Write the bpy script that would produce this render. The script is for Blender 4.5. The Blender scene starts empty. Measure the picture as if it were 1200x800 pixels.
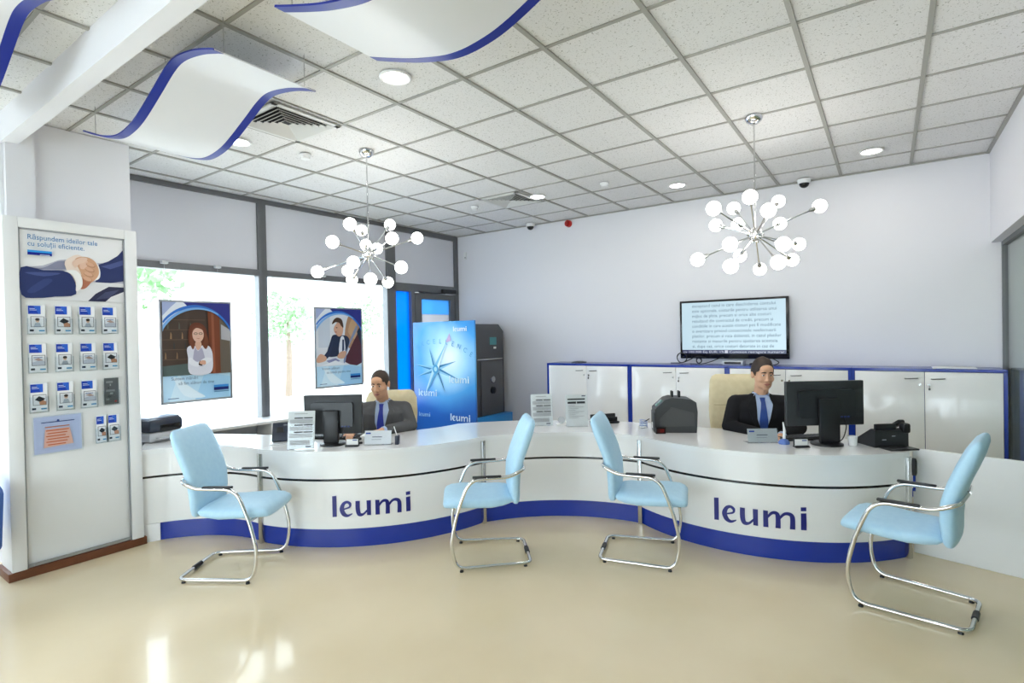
import bpy, bmesh, math, random
from mathutils import Vector, Matrix, Euler
from mathutils.bvhtree import BVHTree
from mathutils.geometry import tessellate_polygon
random.seed(7)
SC = bpy.context.scene
COL = SC.collection
PI = math.pi
V = Vector
EYE = V((0, 0, 1.61)); YAW, PITCH, ROLL, FPX = 0.6111, -0.0106, -0.0193, 629.31
CEIL = 3.25; TOP = 0.75

# ---------------------------------------------------------------- materials
_m = {}
def srgb(h):
    h = h.lstrip('#'); c = [int(h[i:i+2], 16)/255 for i in (0, 2, 4)]
    return tuple(x/12.92 if x <= .04045 else ((x+.055)/1.055)**2.4 for x in c)
def mat(name, col, rough=.5, metal=0, spec=.5, coat=0, bump=0, bscale=60, emit=None, estr=0, alpha=None, sheen=0):
    if name in _m: return _m[name]
    m = bpy.data.materials.new(name); m.use_nodes = True
    nt = m.node_tree; b = nt.nodes['Principled BSDF']
    if isinstance(col, str): col = srgb(col)
    b.inputs['Base Color'].default_value = (*col, 1)
    b.inputs['Roughness'].default_value = rough; b.inputs['Metallic'].default_value = metal
    b.inputs['Specular IOR Level'].default_value = spec
    b.inputs['Coat Weight'].default_value = coat; b.inputs['Coat Roughness'].default_value = .06
    b.inputs['Sheen Weight'].default_value = sheen
    if emit: 
        b.inputs['Emission Color'].default_value = (*(srgb(emit) if isinstance(emit, str) else emit), 1); b.inputs['Emission Strength'].default_value = estr
    if bump:
        tc = nt.nodes.new('ShaderNodeTexCoord'); n = nt.nodes.new('ShaderNodeTexNoise'); n.inputs['Scale'].default_value = bscale; n.inputs['Detail'].default_value = 4
        bp = nt.nodes.new('ShaderNodeBump'); bp.inputs['Strength'].default_value = bump; bp.inputs['Distance'].default_value = .004
        nt.links.new(tc.outputs['Object'], n.inputs['Vector']); nt.links.new(n.outputs['Fac'], bp.inputs['Height']); nt.links.new(bp.outputs['Normal'], b.inputs['Normal'])
    _m[name] = m; return m
def ink(h):
    return mat('print_'+h.lstrip('#'), h, .45, spec=.3)
def mottled(name, c1, c2, scale, rough=.5, detail=6, coat=0, bump=0, spec=.5):
    m = mat(name, c1, rough, coat=coat, spec=spec); nt = m.node_tree; b = nt.nodes['Principled BSDF']
    tc = nt.nodes.new('ShaderNodeTexCoord'); n = nt.nodes.new('ShaderNodeTexNoise'); n.inputs['Scale'].default_value = scale; n.inputs['Detail'].default_value = detail
    r = nt.nodes.new('ShaderNodeValToRGB'); r.color_ramp.elements[0].position = .35; r.color_ramp.elements[1].position = .65
    r.color_ramp.elements[0].color = (*srgb(c1), 1); r.color_ramp.elements[1].color = (*srgb(c2), 1)
    nt.links.new(tc.outputs['Object'], n.inputs['Vector']); nt.links.new(n.outputs['Fac'], r.inputs['Fac']); nt.links.new(r.outputs['Color'], b.inputs['Base Color'])
    if bump:
        bp = nt.nodes.new('ShaderNodeBump'); bp.inputs['Strength'].default_value = bump; bp.inputs['Distance'].default_value = .004
        nt.links.new(n.outputs['Fac'], bp.inputs['Height']); nt.links.new(bp.outputs['Normal'], b.inputs['Normal'])
    return m
def glassy(name, tint, glossy=.04, rough=.0, trans=None):
    if name in _m: return _m[name]
    m = bpy.data.materials.new(name); m.use_nodes = True; nt = m.node_tree; nt.nodes.clear()
    o = nt.nodes.new('ShaderNodeOutputMaterial'); t = nt.nodes.new('ShaderNodeBsdfTransparent'); g = nt.nodes.new('ShaderNodeBsdfGlossy')
    t.inputs['Color'].default_value = (*srgb(tint), 1); g.inputs['Roughness'].default_value = rough
    lw = nt.nodes.new('ShaderNodeLayerWeight'); lw.inputs['Blend'].default_value = .5
    pw = nt.nodes.new('ShaderNodeMath'); pw.operation = 'POWER'; pw.inputs[1].default_value = 5; nt.links.new(lw.outputs['Facing'], pw.inputs[0])
    f = nt.nodes.new('ShaderNodeMath'); f.operation = 'MULTIPLY_ADD'; f.inputs[1].default_value = .9; f.inputs[2].default_value = glossy; nt.links.new(pw.outputs[0], f.inputs[0])
    mx = nt.nodes.new('ShaderNodeMixShader')
    nt.links.new(f.outputs[0], mx.inputs['Fac']); nt.links.new(t.outputs[0], mx.inputs[1]); nt.links.new(g.outputs[0], mx.inputs[2])
    last = mx
    if trans:
        tr = nt.nodes.new('ShaderNodeBsdfTranslucent'); tr.inputs['Color'].default_value = (*srgb(trans[0]), 1)
        mm = nt.nodes.new('ShaderNodeMixShader'); mm.inputs['Fac'].default_value = trans[1]
        nt.links.new(mx.outputs[0], mm.inputs[1]); nt.links.new(tr.outputs[0], mm.inputs[2]); last = mm
    nt.links.new(last.outputs[0], o.inputs['Surface']); _m[name] = m; return m

def floor_material():
    m = mat('beige_epoxy', '#e2cfab', .2, spec=.5, coat=.35); nt = m.node_tree; b = nt.nodes['Principled BSDF']
    tc = nt.nodes.new('ShaderNodeTexCoord'); n = nt.nodes.new('ShaderNodeTexNoise'); n.inputs['Scale'].default_value = 1.3; n.inputs['Detail'].default_value = 8
    r = nt.nodes.new('ShaderNodeValToRGB'); r.color_ramp.elements[0].position = .3; r.color_ramp.elements[1].position = .7
    r.color_ramp.elements[0].color = (*srgb('#e2cfab'), 1); r.color_ramp.elements[1].color = (*srgb('#e9d8b7'), 1)
    n2 = nt.nodes.new('ShaderNodeTexNoise'); n2.inputs['Scale'].default_value = 5; n2.inputs['Detail'].default_value = 5
    mr = nt.nodes.new('ShaderNodeMapRange'); mr.inputs['To Min'].default_value = .16; mr.inputs['To Max'].default_value = .3
    for x in (n, n2): nt.links.new(tc.outputs['Object'], x.inputs['Vector'])
    nt.links.new(n.outputs['Fac'], r.inputs['Fac']); nt.links.new(r.outputs['Color'], b.inputs['Base Color'])
    nt.links.new(n2.outputs['Fac'], mr.inputs['Value']); nt.links.new(mr.outputs[0], b.inputs['Roughness'])
    return m
def tile_material():
    m = mat('mineral_tile', '#e4e3e0', .9, spec=.1); nt = m.node_tree; b = nt.nodes['Principled BSDF']
    tc = nt.nodes.new('ShaderNodeTexCoord'); n = nt.nodes.new('ShaderNodeTexNoise'); n.inputs['Scale'].default_value = 95; n.inputs['Detail'].default_value = 3; n.inputs['Roughness'].default_value = .65; n.inputs['Distortion'].default_value = .6
    r = nt.nodes.new('ShaderNodeValToRGB'); e = r.color_ramp.elements
    e[0].position = .345; e[0].color = (*srgb('#a19f99'), 1); e[1].position = .395; e[1].color = (*srgb('#e6e5e4'), 1)
    nt.links.new(tc.outputs['Object'], n.inputs['Vector']); nt.links.new(n.outputs['Fac'], r.inputs['Fac']); nt.links.new(r.outputs['Color'], b.inputs['Base Color'])
    bp = nt.nodes.new('ShaderNodeBump'); bp.inputs['Strength'].default_value = .25; bp.inputs['Distance'].default_value = .003
    nt.links.new(n.outputs['Fac'], bp.inputs['Height']); nt.links.new(bp.outputs['Normal'], b.inputs['Normal'])
    return m
def wood_material():
    m = mat('brown_wood', '#6b3a22', .45); nt = m.node_tree; b = nt.nodes['Principled BSDF']
    tc = nt.nodes.new('ShaderNodeTexCoord'); w = nt.nodes.new('ShaderNodeTexNoise'); mp = nt.nodes.new('ShaderNodeMapping'); mp.inputs['Scale'].default_value = (3, 3, 60)
    r = nt.nodes.new('ShaderNodeValToRGB'); r.color_ramp.elements[0].color = (*srgb('#572c18'), 1); r.color_ramp.elements[1].color = (*srgb('#7d4a2c'), 1)
    nt.links.new(tc.outputs['Object'], mp.inputs['Vector']); nt.links.new(mp.outputs[0], w.inputs['Vector']); nt.links.new(w.outputs['Fac'], r.inputs['Fac']); nt.links.new(r.outputs['Color'], b.inputs['Base Color'])
    return m
WALL = mat('white_wall_paint', '#e9e8ec', .75, spec=.25, bump=.05, bscale=180)
FLOOR = floor_material(); TILE = tile_material(); WOOD = wood_material()
GRID = mat('grey_grid_bar', '#a3a19a', .5)
WHITE = mat('white_laminate', '#f1f1f1', .18, spec=.5, coat=.4)
WHITEM = mat('white_matte', '#eeeeee', .5)
DESKP = mat('pale_desk_panel', '#f1f0ef', .14, spec=.5, coat=.5)
BLUE = mat('royal_blue_laminate', '#1636a0', .25, coat=.2)
BAND = mat('royal_blue_band', '#162c94', .38, spec=.4)
BLUEP = mat('navy_logo', '#1a1f78', .35)
BLACK = mat('black_plastic', '#15161a', .4)
BLACKG = mat('black_gloss', '#0c0d10', .15)
CHAR = mat('charcoal_plastic', '#2b2d30', .45, bump=.05, bscale=300)
DGREY = mat('dark_grey_steel', '#4a4b4e', .45, bump=.08, bscale=200)
ALU = mat('brushed_aluminium', '#a9abb0', .35, metal=.8)
FRAMEG = mat('grey_window_frame', '#6f7073', .45, metal=.3)
CHROME = mat('chrome', '#dedede', .07, metal=1)
HANDLE = mat('grey_handle', '#77797d', .3, metal=.9)
STEEL = mat('satin_steel', '#c9c9c8', .25, metal=1)
FABRIC = mottled('light_blue_leather', '#b4dbf4', '#bbe0f7', 30, .42, bump=.06, spec=.45)
CREAM = mottled('cream_leather', '#dccda4', '#e4d6b0', 20, .45, bump=.05)
GLASS = glassy('window_glass', '#f6fafa')
GLASSG = glassy('partition_glass', '#e8f0ed')
ACRYL = glassy('acrylic', '#fbfdfe', .03)
BFILM = glassy('blue_film', '#0a8bcf', trans=('#0a8bcf', .5))
FROST = glassy('frosted_blue', '#6393b8', trans=('#6a9cc2', .6))
FROSTW = glassy('frosted_grey', '#97989b', trans=('#a4a5a8', .6))
BLIND = mat('white_blind_fabric', '#e2e2e9', .8, spec=.15, bump=.05, bscale=400)
GLOBE = mat('glowing_globe', '#ffffff', .3, emit=(1, .97, .92), estr=8.5)
LAMP = mat('glowing_lamp', '#ffffff', .4, emit=(1, .97, .92), estr=42)
PAPER = mat('white_paper', '#efeeec', .6)
SILVERP = mat('silver_plastic', '#cfd1d4', .3, metal=.3)
REDP = mat('red_plastic', '#c0231d', .3)
DOME = mat('smoked_dome', '#1c1e22', .08)

# ---------------------------------------------------------------- mesh helpers
def finish(me, angle=40):
    for p in me.polygons: p.use_smooth = True
    try: me.set_sharp_from_angle(angle=math.radians(angle))
    except Exception: pass
class MB:
    def __init__(s): s.v = []; s.f = []; s.mi = []; s.mats = []
    def add(s, vs, fs, m=None):
        k = 0
        if m is not None:
            if m not in s.mats: s.mats.append(m)
            k = s.mats.index(m)
        o = len(s.v); s.v += [tuple(v) for v in vs]; s.f += [[i+o for i in f] for f in fs]; s.mi += [k]*len(fs)
        return s
    def addbm(s, bm, M=None, m=None):
        bm.verts.ensure_lookup_table(); bm.verts.index_update()
        vs = [(M @ v.co if M else v.co.copy()) for v in bm.verts]; fs = [[v.index for v in f.verts] for f in bm.faces]
        bm.free(); return s.add(vs, fs, m)
    def box(s, c, size, bev=0, M=None, m=None, seg=2):
        bm = bmesh.new(); bmesh.ops.create_cube(bm, size=1)
        bmesh.ops.scale(bm, vec=size, verts=bm.verts); 
        if bev: bmesh.ops.bevel(bm, geom=bm.edges[:], offset=min(bev, min(size)*.49), segments=seg, profile=.5, affect='EDGES')
        T = Matrix.Translation(c)
        return s.addbm(bm, (M @ T) if M else T, m)
    def cyl(s, a, b, r1, r2=None, n=16, caps=True, m=None):
        a, b = V(a), V(b); r2 = r1 if r2 is None else r2; d = (b-a).normalized()
        x = d.orthogonal().normalized(); y = d.cross(x)
        vs = [a+(x*math.cos(t)+y*math.sin(t))*r1 for t in [2*PI*i/n for i in range(n)]] + [b+(x*math.cos(t)+y*math.sin(t))*r2 for t in [2*PI*i/n for i in range(n)]]
        fs = [[i, (i+1) % n, n+(i+1) % n, n+i] for i in range(n)]
        if caps: fs += [list(range(n))[::-1], list(range(n, 2*n))]
        return s.add(vs, fs, m)
    def tube(s, pts, r, n=10, m=None, closed=False):
        pts = [V(p) for p in pts]; N = len(pts); rs = r if isinstance(r, (list, tuple)) else [r]*N
        up = None; rings = []
        for i, p in enumerate(pts):
            d = (pts[(i+1) % N]-pts[i-1]) if (closed or 0 < i < N-1) else (pts[1]-pts[0] if i == 0 else pts[-1]-pts[-2])
            d.normalize()
            if up is None: up = d.orthogonal().normalized()
            up = (up-d*up.dot(d)).normalized(); y = d.cross(up)
            rings.append([p+(up*math.cos(2*PI*k/n)+y*math.sin(2*PI*k/n))*rs[i] for k in range(n)])
        return s.loft(rings, m, caps=not closed, closed=closed)
    def loft(s, rings, m=None, caps=True, closed=False):
        n = len(rings[0]); vs = [p for r in rings for p in r]; fs = []; R = len(rings)
        for i in range(R if closed else R-1):
            a, b = i*n, ((i+1) % R)*n
            fs += [[a+k, a+(k+1) % n, b+(k+1) % n, b+k] for k in range(n)]
        if caps: fs += [list(range(n))[::-1], list(range((R-1)*n, R*n))]
        return s.add(vs, fs, m)
    def lathe(s, prof, c=(0, 0, 0), n=24, m=None, M=None):
        c = V(c); rings = [[c+V((r*math.cos(2*PI*k/n), r*math.sin(2*PI*k/n), z)) for k in range(n)] for r, z in prof]
        if M: rings = [[M @ p for p in r] for r in rings]
        return s.loft(rings, m)
    def sphere(s, c, r, n=16, m=None, M=None):
        bm = bmesh.new(); bmesh.ops.create_uvsphere(bm, u_segments=n, v_segments=max(6, n*2//3), radius=1)
        r = r if isinstance(r, (tuple, list)) else (r, r, r)
        T = Matrix.Translation(c) @ Matrix.Diagonal((*r, 1))
        return s.addbm(bm, (M @ T) if M else T, m)
    def capsule(s, a, b, r1, r2, n=14, m=None):
        a, b = V(a), V(b); d = (b-a); L = d.length; d.normalize(); x = d.orthogonal().normalized(); y = d.cross(x); rings = []
        for k in range(5):
            t = -PI/2+(PI/2)*(k+.3)/4.3; rings.append((a+d*r1*math.sin(t), r1*math.cos(t)))
        for k in range(1, 4): rings.append((a+d*L*k/4, r1+(r2-r1)*k/4))
        for k in range(5):
            t = (PI/2)*k/4.3; rings.append((b+d*r2*math.sin(t), r2*math.cos(t)))
        return s.loft([[p+(x*math.cos(2*PI*i/n)+y*math.sin(2*PI*i/n))*q for i in range(n)] for p, q in rings], m)
    def prism(s, poly, z0, z1, M=None, m=None):
        """poly: 2-D outline, extruded along local z"""
        n = len(poly); P = [V((p[0], p[1], z0)) for p in poly]+[V((p[0], p[1], z1)) for p in poly]
        if M: P = [M @ p for p in P]
        tri = tessellate_polygon([[V((p[0], p[1], 0)) for p in poly]])
        fs = [list(t) for t in tri] + [[i+n for i in t[::-1]] for t in tri] + [[i, (i+1) % n, n+(i+1) % n, n+i] for i in range(n)]
        return s.add(P, fs, m)
    def mesh(s, name, m=None, angle=40):
        me = bpy.data.meshes.new(name); me.from_pydata(s.v, [], s.f)
        for x in (s.mats or ([m] if m else [])): me.materials.append(x)
        if s.mats: me.polygons.foreach_set('material_index', s.mi)
        bm = bmesh.new(); bm.from_mesh(me); bmesh.ops.recalc_face_normals(bm, faces=bm.faces); bm.to_mesh(me); bm.free()
        finish(me, angle); return me
    def build(s, name, m=None, parent=None, label=None, angle=40, loc=None):
        o = bpy.data.objects.new(name, s.mesh(name, m, angle)); COL.objects.link(o)
        if parent: o.parent = parent
        if loc: o.location = loc
        if label: o['label'] = label
        return o
def thing(name, label, cat, loc=(0, 0, 0), rz=0, group=None, scale=1):
    o = bpy.data.objects.new(name, None); COL.objects.link(o); o.location = loc; o.rotation_euler = (0, 0, rz); o.empty_display_size = .1
    o.scale = (scale,)*3
    return tag(o, label, cat, group)
def tag(o, label, cat, group=None, kind=None):
    o['label'] = label; o['category'] = cat
    if group: o['group'] = group
    if kind: o['kind'] = kind
    return o
def struct(o, label=None, cat=None):
    o['kind'] = 'structure'
    if label: o['label'] = label
    if cat: o['category'] = cat
    return o
def kids(o): return [c for c in bpy.data.objects if c.parent == o]
def copy_tree(o, parent=None):
    ks = kids(o); c = o.copy(); COL.objects.link(c); c.parent = parent
    for k in ks: copy_tree(k, c)
    return c
def box_obj(name, c, size, m, parent=None, bev=0, label=None):
    return MB().box(c, size, bev).build(name, m, parent, label)
def fillet(pts, r, n=6):
    pts = [V(p) for p in pts]; out = [pts[0]]
    for i in range(1, len(pts)-1):
        a, b, c = pts[i-1], pts[i], pts[i+1]; rr = r[i] if isinstance(r, dict) and i in r else (r if not isinstance(r, dict) else .05)
        d1 = min(rr, (a-b).length*.49); d2 = min(rr, (c-b).length*.49)
        p, q = b+(a-b).normalized()*d1, b+(c-b).normalized()*d2
        for k in range(n+1):
            t = k/n; out.append(p*(1-t)**2+b*2*t*(1-t)+q*t*t)
    return out+[pts[-1]]
def catmull(pts, n=6, closed=False):
    N = len(pts); P = [V(p) for p in pts]; out = []
    g = (lambda i: P[i % N]) if closed else (lambda i: P[max(0, min(N-1, i))])
    for i in range(N if closed else N-1):
        a, b, c, d = g(i-1), g(i), g(i+1), g(i+2)
        for k in range(n):
            t = k/n; out.append(.5*(2*b+(c-a)*t+(2*a-5*b+4*c-d)*t*t+(3*b-a-3*c+d)*t**3))
    if not closed: out.append(P[-1])
    return out
def rrect(w, h, r, n=5, cx=0, cy=0):
    out = []
    for sx, sy, a0 in ((1, 1, 0), (-1, 1, PI/2), (-1, -1, PI), (1, -1, 3*PI/2)):
        for k in range(n+1):
            a = a0+PI/2*k/n; out.append((cx+sx*(w/2-r)+r*math.cos(a), cy+sy*(h/2-r)+r*math.sin(a)))
    return out
def superell(a, b, n=28, e=2.6):
    out = []
    for k in range(n):
        t = 2*PI*k/n; c, s_ = math.cos(t), math.sin(t)
        out.append((a*abs(c)**(2/e)*(1 if c >= 0 else -1), b*abs(s_)**(2/e)*(1 if s_ >= 0 else -1)))
    return out
def lerp(xs, ys, x):
    if x <= xs[0]: return ys[0]
    for i in range(len(xs)-1):
        if x <= xs[i+1]:
            t = (x-xs[i])/(xs[i+1]-xs[i]); return ys[i]+(ys[i+1]-ys[i])*t
    return ys[-1]
def frame_m(o, x, z):
    """matrix with local x along x, local y along z, local z = normal"""
    x = V(x).normalized(); z = V(z).normalized(); n = x.cross(z).normalized(); z = n.cross(x)
    return Matrix(((x.x, z.x, n.x, o[0]), (x.y, z.y, n.y, o[1]), (x.z, z.z, n.z, o[2]), (0, 0, 0, 1)))
def text_geo(txt, size, align='LEFT', extrude=0, res=2, spacing=1):
    c = bpy.data.curves.new('lettering', 'FONT'); c.body = txt; c.size = size; c.align_x = align; c.resolution_u = res; c.extrude = extrude; c.space_character = spacing
    o = bpy.data.objects.new('lettering', c); COL.objects.link(o)
    me = bpy.data.meshes.new_from_object(o.evaluated_get(bpy.context.evaluated_depsgraph_get()))
    vs = [v.co.copy() for v in me.vertices]; fs = [list(p.vertices) for p in me.polygons]
    bpy.data.objects.remove(o); bpy.data.curves.remove(c); bpy.data.meshes.remove(me)
    return vs, fs
class Art:
    """flat printed artwork on a plane: M maps (u, v, height) to space; every layer sits a hair above the last"""
    def __init__(s, M, eps=.0005): s.M = M; s.mb = MB(); s.k = 1; s.eps = eps
    def poly(s, pts, col, smooth=0):
        if smooth: pts = [(p.x, p.y) for p in catmull([V((a, b, 0)) for a, b in pts], smooth, True)]
        z = s.k*s.eps; s.k += 1
        tri = tessellate_polygon([[V((a, b, 0)) for a, b in pts]])
        s.mb.add([s.M @ V((a, b, z)) for a, b in pts], [list(t) for t in tri], ink(col) if isinstance(col, str) else col); return s
    def rect(s, x0, y0, x1, y1, col): return s.poly([(x0, y0), (x1, y0), (x1, y1), (x0, y1)], col)
    def ell(s, cx, cy, a, b, col, n=22, rot=0):
        c_, s_ = math.cos(rot), math.sin(rot)
        return s.poly([(cx+a*math.cos(t)*c_-b*math.sin(t)*s_, cy+a*math.cos(t)*s_+b*math.sin(t)*c_) for t in [2*PI*i/n for i in range(n)]], col)
    def text(s, txt, x, y, size, col, align='LEFT', width=None, M2=None):
        vs, fs = text_geo(txt, size, align)
        z = s.k*s.eps; s.k += 1
        if width and vs:
            w = max(v.x for v in vs)-min(v.x for v in vs); q = width/w
            for v in vs: v.x *= q
        s.mb.add([s.M @ ((M2 @ V((v.x, v.y, 0))) if M2 else V((v.x+x, v.y+y, 0)))+ (s.M.to_3x3() @ V((0, 0, z))) for v in vs], fs, ink(col) if isinstance(col, str) else col); return s
    def build(s, name, parent=None, label=None): return s.mb.build(name, None, parent, label)

# ---------------------------------------------------------------- camera, world
cam = bpy.data.cameras.new('camera'); camo = bpy.data.objects.new('camera', cam); COL.objects.link(camo); SC.camera = camo
cam.sensor_width = 36; cam.lens = 36*FPX/1200; cam.clip_start = .05; cam.clip_end = 300
fw = V((-math.sin(YAW)*math.cos(PITCH), math.cos(YAW)*math.cos(PITCH), math.sin(PITCH))); r0 = V((math.cos(YAW), math.sin(YAW), 0)); u0 = r0.cross(fw)
RT = r0*math.cos(ROLL)+u0*math.sin(ROLL); UP = -r0*math.sin(ROLL)+u0*math.cos(ROLL)
camo.matrix_world = Matrix(((RT.x, UP.x, -fw.x, 0), (RT.y, UP.y, -fw.y, 0), (RT.z, UP.z, -fw.z, EYE.z), (0, 0, 0, 1)))
w = bpy.data.worlds.new('World'); SC.world = w; w.use_nodes = True
bg = w.node_tree.nodes['Background']; bg.inputs['Color'].default_value = (.82, .91, 1, 1); bg.inputs['Strength'].default_value = 5.5
SC.view_settings.view_transform = 'Standard'; SC.view_settings.look = 'None'; SC.view_settings.gamma = 1; SC.view_settings.exposure = 0.7
SC.view_settings.use_curve_mapping = False

# ---------------------------------------------------------------- room shell
XR, YB, YF = .8, 6.75, -3.6
WU = V((.0494, .9988, 0)); WN = V((.9988, -.0494, 0)); W0 = V((-6.06, 2.1, 0))
def wl(t, z, d=0): return W0+WU*t+WN*d+V((0, 0, z))
TEND = 4.68; TBEG = -5.75
struct(box_obj('floor', ((-6.3+3.2)/2, 1.6, -.05), (9.8, 10.8, .1), FLOOR))
struct(box_obj('ceiling', (-1.6, 1.6, CEIL+.056), (9.8, 10.8, .1), TILE))
gb = MB()
for i in range(-8, 13):
    x = -2.197+.6*i
    if -6.25 < x < 3.1: gb.box((x, 1.6, CEIL+.001), (.026, 10.7, .012))
for j in range(-11, 8):
    y = 2.656+.6*j
    if -3.6 < y < 6.75: gb.box((-1.6, y, CEIL+.0035), (9.6, .022, .01))
gb.box((-.0+XR-.012, 1.6, CEIL-.004), (.03, 10.7, .012)); gb.box((-2.65, YB-.012, CEIL-.004), (6.9, .03, .012))
struct(gb.build('ceiling_grid', GRID), 'grey metal grid bars between the ceiling tiles')
struct(box_obj('wall_back', (-1.6, YB+.08, 1.6), (9.6, .16, 3.35), WALL))
struct(box_obj('wall_right', (XR+.09, 1.6, (2.4+3.3)/2), (.18, 10.4, .9), WALL))
fm_ = MB(); fm_.box((-1.6, YF-.08, 2.7), (9.6, .16, 1.2)); fm_.box((-1.6, YF-.08, .05), (9.6, .16, .25)); fm_.box((-5.5, YF-.08, 1.1), (2.0, .16, 2.0)); fm_.box((1.9, YF-.08, 1.1), (2.4, .16, 2.0))
struct(fm_.build('wall_front', WALL))
sf = MB()  # unseen glazing, invented to light the desks from the front
for k in range(5): sf.box((-4.47+1.28*k, YF-.08, 1.15), (.06, .08, 1.9))
sf.box((-1.9, YF-.08, 2.07), (5.2, .08, .06)); sf.box((-1.9, YF-.08, .2), (5.2, .08, .06)); sf = struct(sf.build('fill_window', FRAMEG), 'street front glazing added behind the camera to bring in light')
MB().box((-1.9, YF-.08, 1.15), (5.14, .01, 1.85)).build('pane', GLASS, sf)
struct(box_obj('wall_side', (3.1, 1.6, 1.6), (.16, 10.6, 3.35), mat('grey_side_wall', '#d9dedc', .7)))
# glazed partition under the right hand header
gp = MB()
for y in (YB-.02, 4.3, 1.9, -.6): gp.box((XR+.1, y, 1.2), (.05, .04, 2.4))
gp.box((XR+.1, 1.6, 2.38), (.05, 10.3, .04)); gp.box((XR+.1, 1.6, .03), (.05, 10.3, .06))
w3 = struct(gp.build('window_3', FRAMEG), 'grey framed glass partition under the white header')
MB().box((XR+.1, 1.6, 1.2), (.01, 10.3, 2.32)).build('pane', GLASSG, w3)

# window wall: slightly skewed to the grid
def wbox(mb, t0, t1, z0, z1, d0, d1, m=None, bev=0):
    c = wl((t0+t1)/2, (z0+z1)/2, (d0+d1)/2); R = Matrix.Translation(c) @ Matrix.Rotation(math.atan2(WU.y, WU.x), 4, 'Z')
    return mb.box((0, 0, 0), (t1-t0, d1-d0, z1-z0), bev, R, m)
def window(name, t0, t1, label):
    mb = MB()
    wbox(mb, t0-.04, t0+.02, .62, CEIL, -.06, .05); wbox(mb, t1-.02, t1+.04, .62, CEIL, -.06, .05)
    wbox(mb, t0, t1, 2.36, 2.43, -.06, .05); wbox(mb, t0, t1, CEIL-.05, CEIL, -.06, .05); wbox(mb, t0, t1, .62, .7, -.06, .05)
    o = struct(mb.build(name, FRAMEG), label)
    wbox(MB(), t0, t1, .68, 2.4, -.012, -.004).build('pane', GLASS, o)
    wbox(MB(), t0+.02, t1-.02, 2.43, CEIL-.05, .005, .02).build('blind_panel', BLIND, o)
    return o
window('window_1', -.62, 1.34, 'window beside the brochure display, with a white panel above')
window('window_2', 1.4, 3.2, 'window behind the seated man in grey, with a white panel above')
window('window_4', -2.6, -.68, 'window hidden beyond the white column')
window('window_5', -4.6, -2.66, 'window beyond the column')
wb = MB(); wbox(wb, -6, 3.25, 0, .64, -.16, 0); wbox(wb, -6, -4.64, .6, 3.3, -.16, 0); struct(wb.build('wall_left', WALL))
# door assembly
D0, D1 = 3.26, TEND
dm = MB()
wbox(dm, D0-.03, D0+.08, 0, CEIL, -.06, .05); wbox(dm, D1-.1, D1+.02, 0, CEIL, -.06, .05); wbox(dm, D0, D1, 2.3, 2.42, -.06, .05); wbox(dm, D0, D1, CEIL-.08, CEIL, -.06, .05)
wbox(dm, 3.63, 3.7, 0, 2.3, -.06, .05); wbox(dm, D0, 3.7, 0, .12, -.06, .05)
door = struct(dm.build('door_1', FRAMEG), 'grey metal framed door beside the corner, half hidden by the blue board')
wbox(MB(), D0+.1, D1-.1, 2.42, CEIL-.08, .0, .015).build('blind_panel', BLIND, door)
wbox(MB(), D0+.08, 3.63, .12, 2.3, -.012, -.004).build('film_pane', BFILM, door, 'blue filmed sidelight')
lm = MB(); wbox(lm, 3.72, 3.85, .02, 2.29, -.04, .035); wbox(lm, 4.47, 4.57, .02, 2.29, -.04, .035); wbox(lm, 3.85, 4.47, .02, .25, -.04, .035); wbox(lm, 3.85, 4.47, 2.2, 2.29, -.04, .035)
leaf = lm.build('door_leaf', FRAMEG, door)
wbox(MB(), 3.85, 4.47, 1.97, 2.2, -.01, .0).build('upper_pane', FROST, leaf, 'pale blue film')
wbox(MB(), 3.85, 4.47, .25, 1.97, -.01, .0).build('lower_pane', FROSTW, leaf, 'frosted grey film')
cl = MB(); wbox(cl, 4.25, 4.55, 2.31, 2.37, .05, .1, bev=.008); cl.tube([wl(4.3, 2.3, .09), wl(4.0, 2.29, .1), wl(3.78, 2.3, .06)], .012, 8)
tag(cl.build('door_closer', CHAR), 'dark door closer arm across the head of the grey door', 'door closer')
# low window cabinet with open niches
lc = thing('window_cabinet', 'low white cabinet with open niches running under the windows', 'cabinet', wl(1.2, 0, .2))
lb = V(wl(1.2, 0, .2)); ML = Matrix.Translation(-lb)
def lbox(mb, t0, t1, z0, z1, d0, d1, m=None):
    c = wl((t0+t1)/2, (z0+z1)/2, (d0+d1)/2)-lb; R = Matrix.Translation(c) @ Matrix.Rotation(math.atan2(WU.y, WU.x), 4, 'Z'); return mb.box((0, 0, 0), (t1-t0, d1-d0, z1-z0), .003, R, m)
lbox(MB(), -.1, 3.2, .695, .725, .055, .42).build('cabinet_top', WHITE, lc)
cb = MB(); lbox(cb, -.1, 3.2, .02, .69, .06, .075); lbox(cb, -.1, 3.2, 0, .06, .06, .4)
lbox(cb, -.1, 3.2, .35, .37, .06, .4); cb.build('cabinet_back', mat('grey_niche', '#b9bcc0', .5), lc)
for t in (-.09, .6, 1.25, 1.9, 2.55, 3.18): lbox(MB(), t-.01, t+.01, .0, .695, .06, .41).build('divider', WHITEM, lc)

# column, beam
struct(box_obj('column', (-5.45, 1.46, CEIL/2), (.6, .8, CEIL), WALL), 'white column rising behind the brochure display')
struct(box_obj('trim_1', (-5.13, 1.16, 2.87), (.06, .16, .76), WALL), 'slim white strip on the column under the beam')
struct(box_obj('beam', (-2.4, 1.105, 3.155), (6.4, .09, .21), WALL), 'white beam crossing the ceiling above the column')
struct(box_obj('wall_reveal', (-5.75, 1.42, CEIL/2), (.3, .6, CEIL), WALL))

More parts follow.
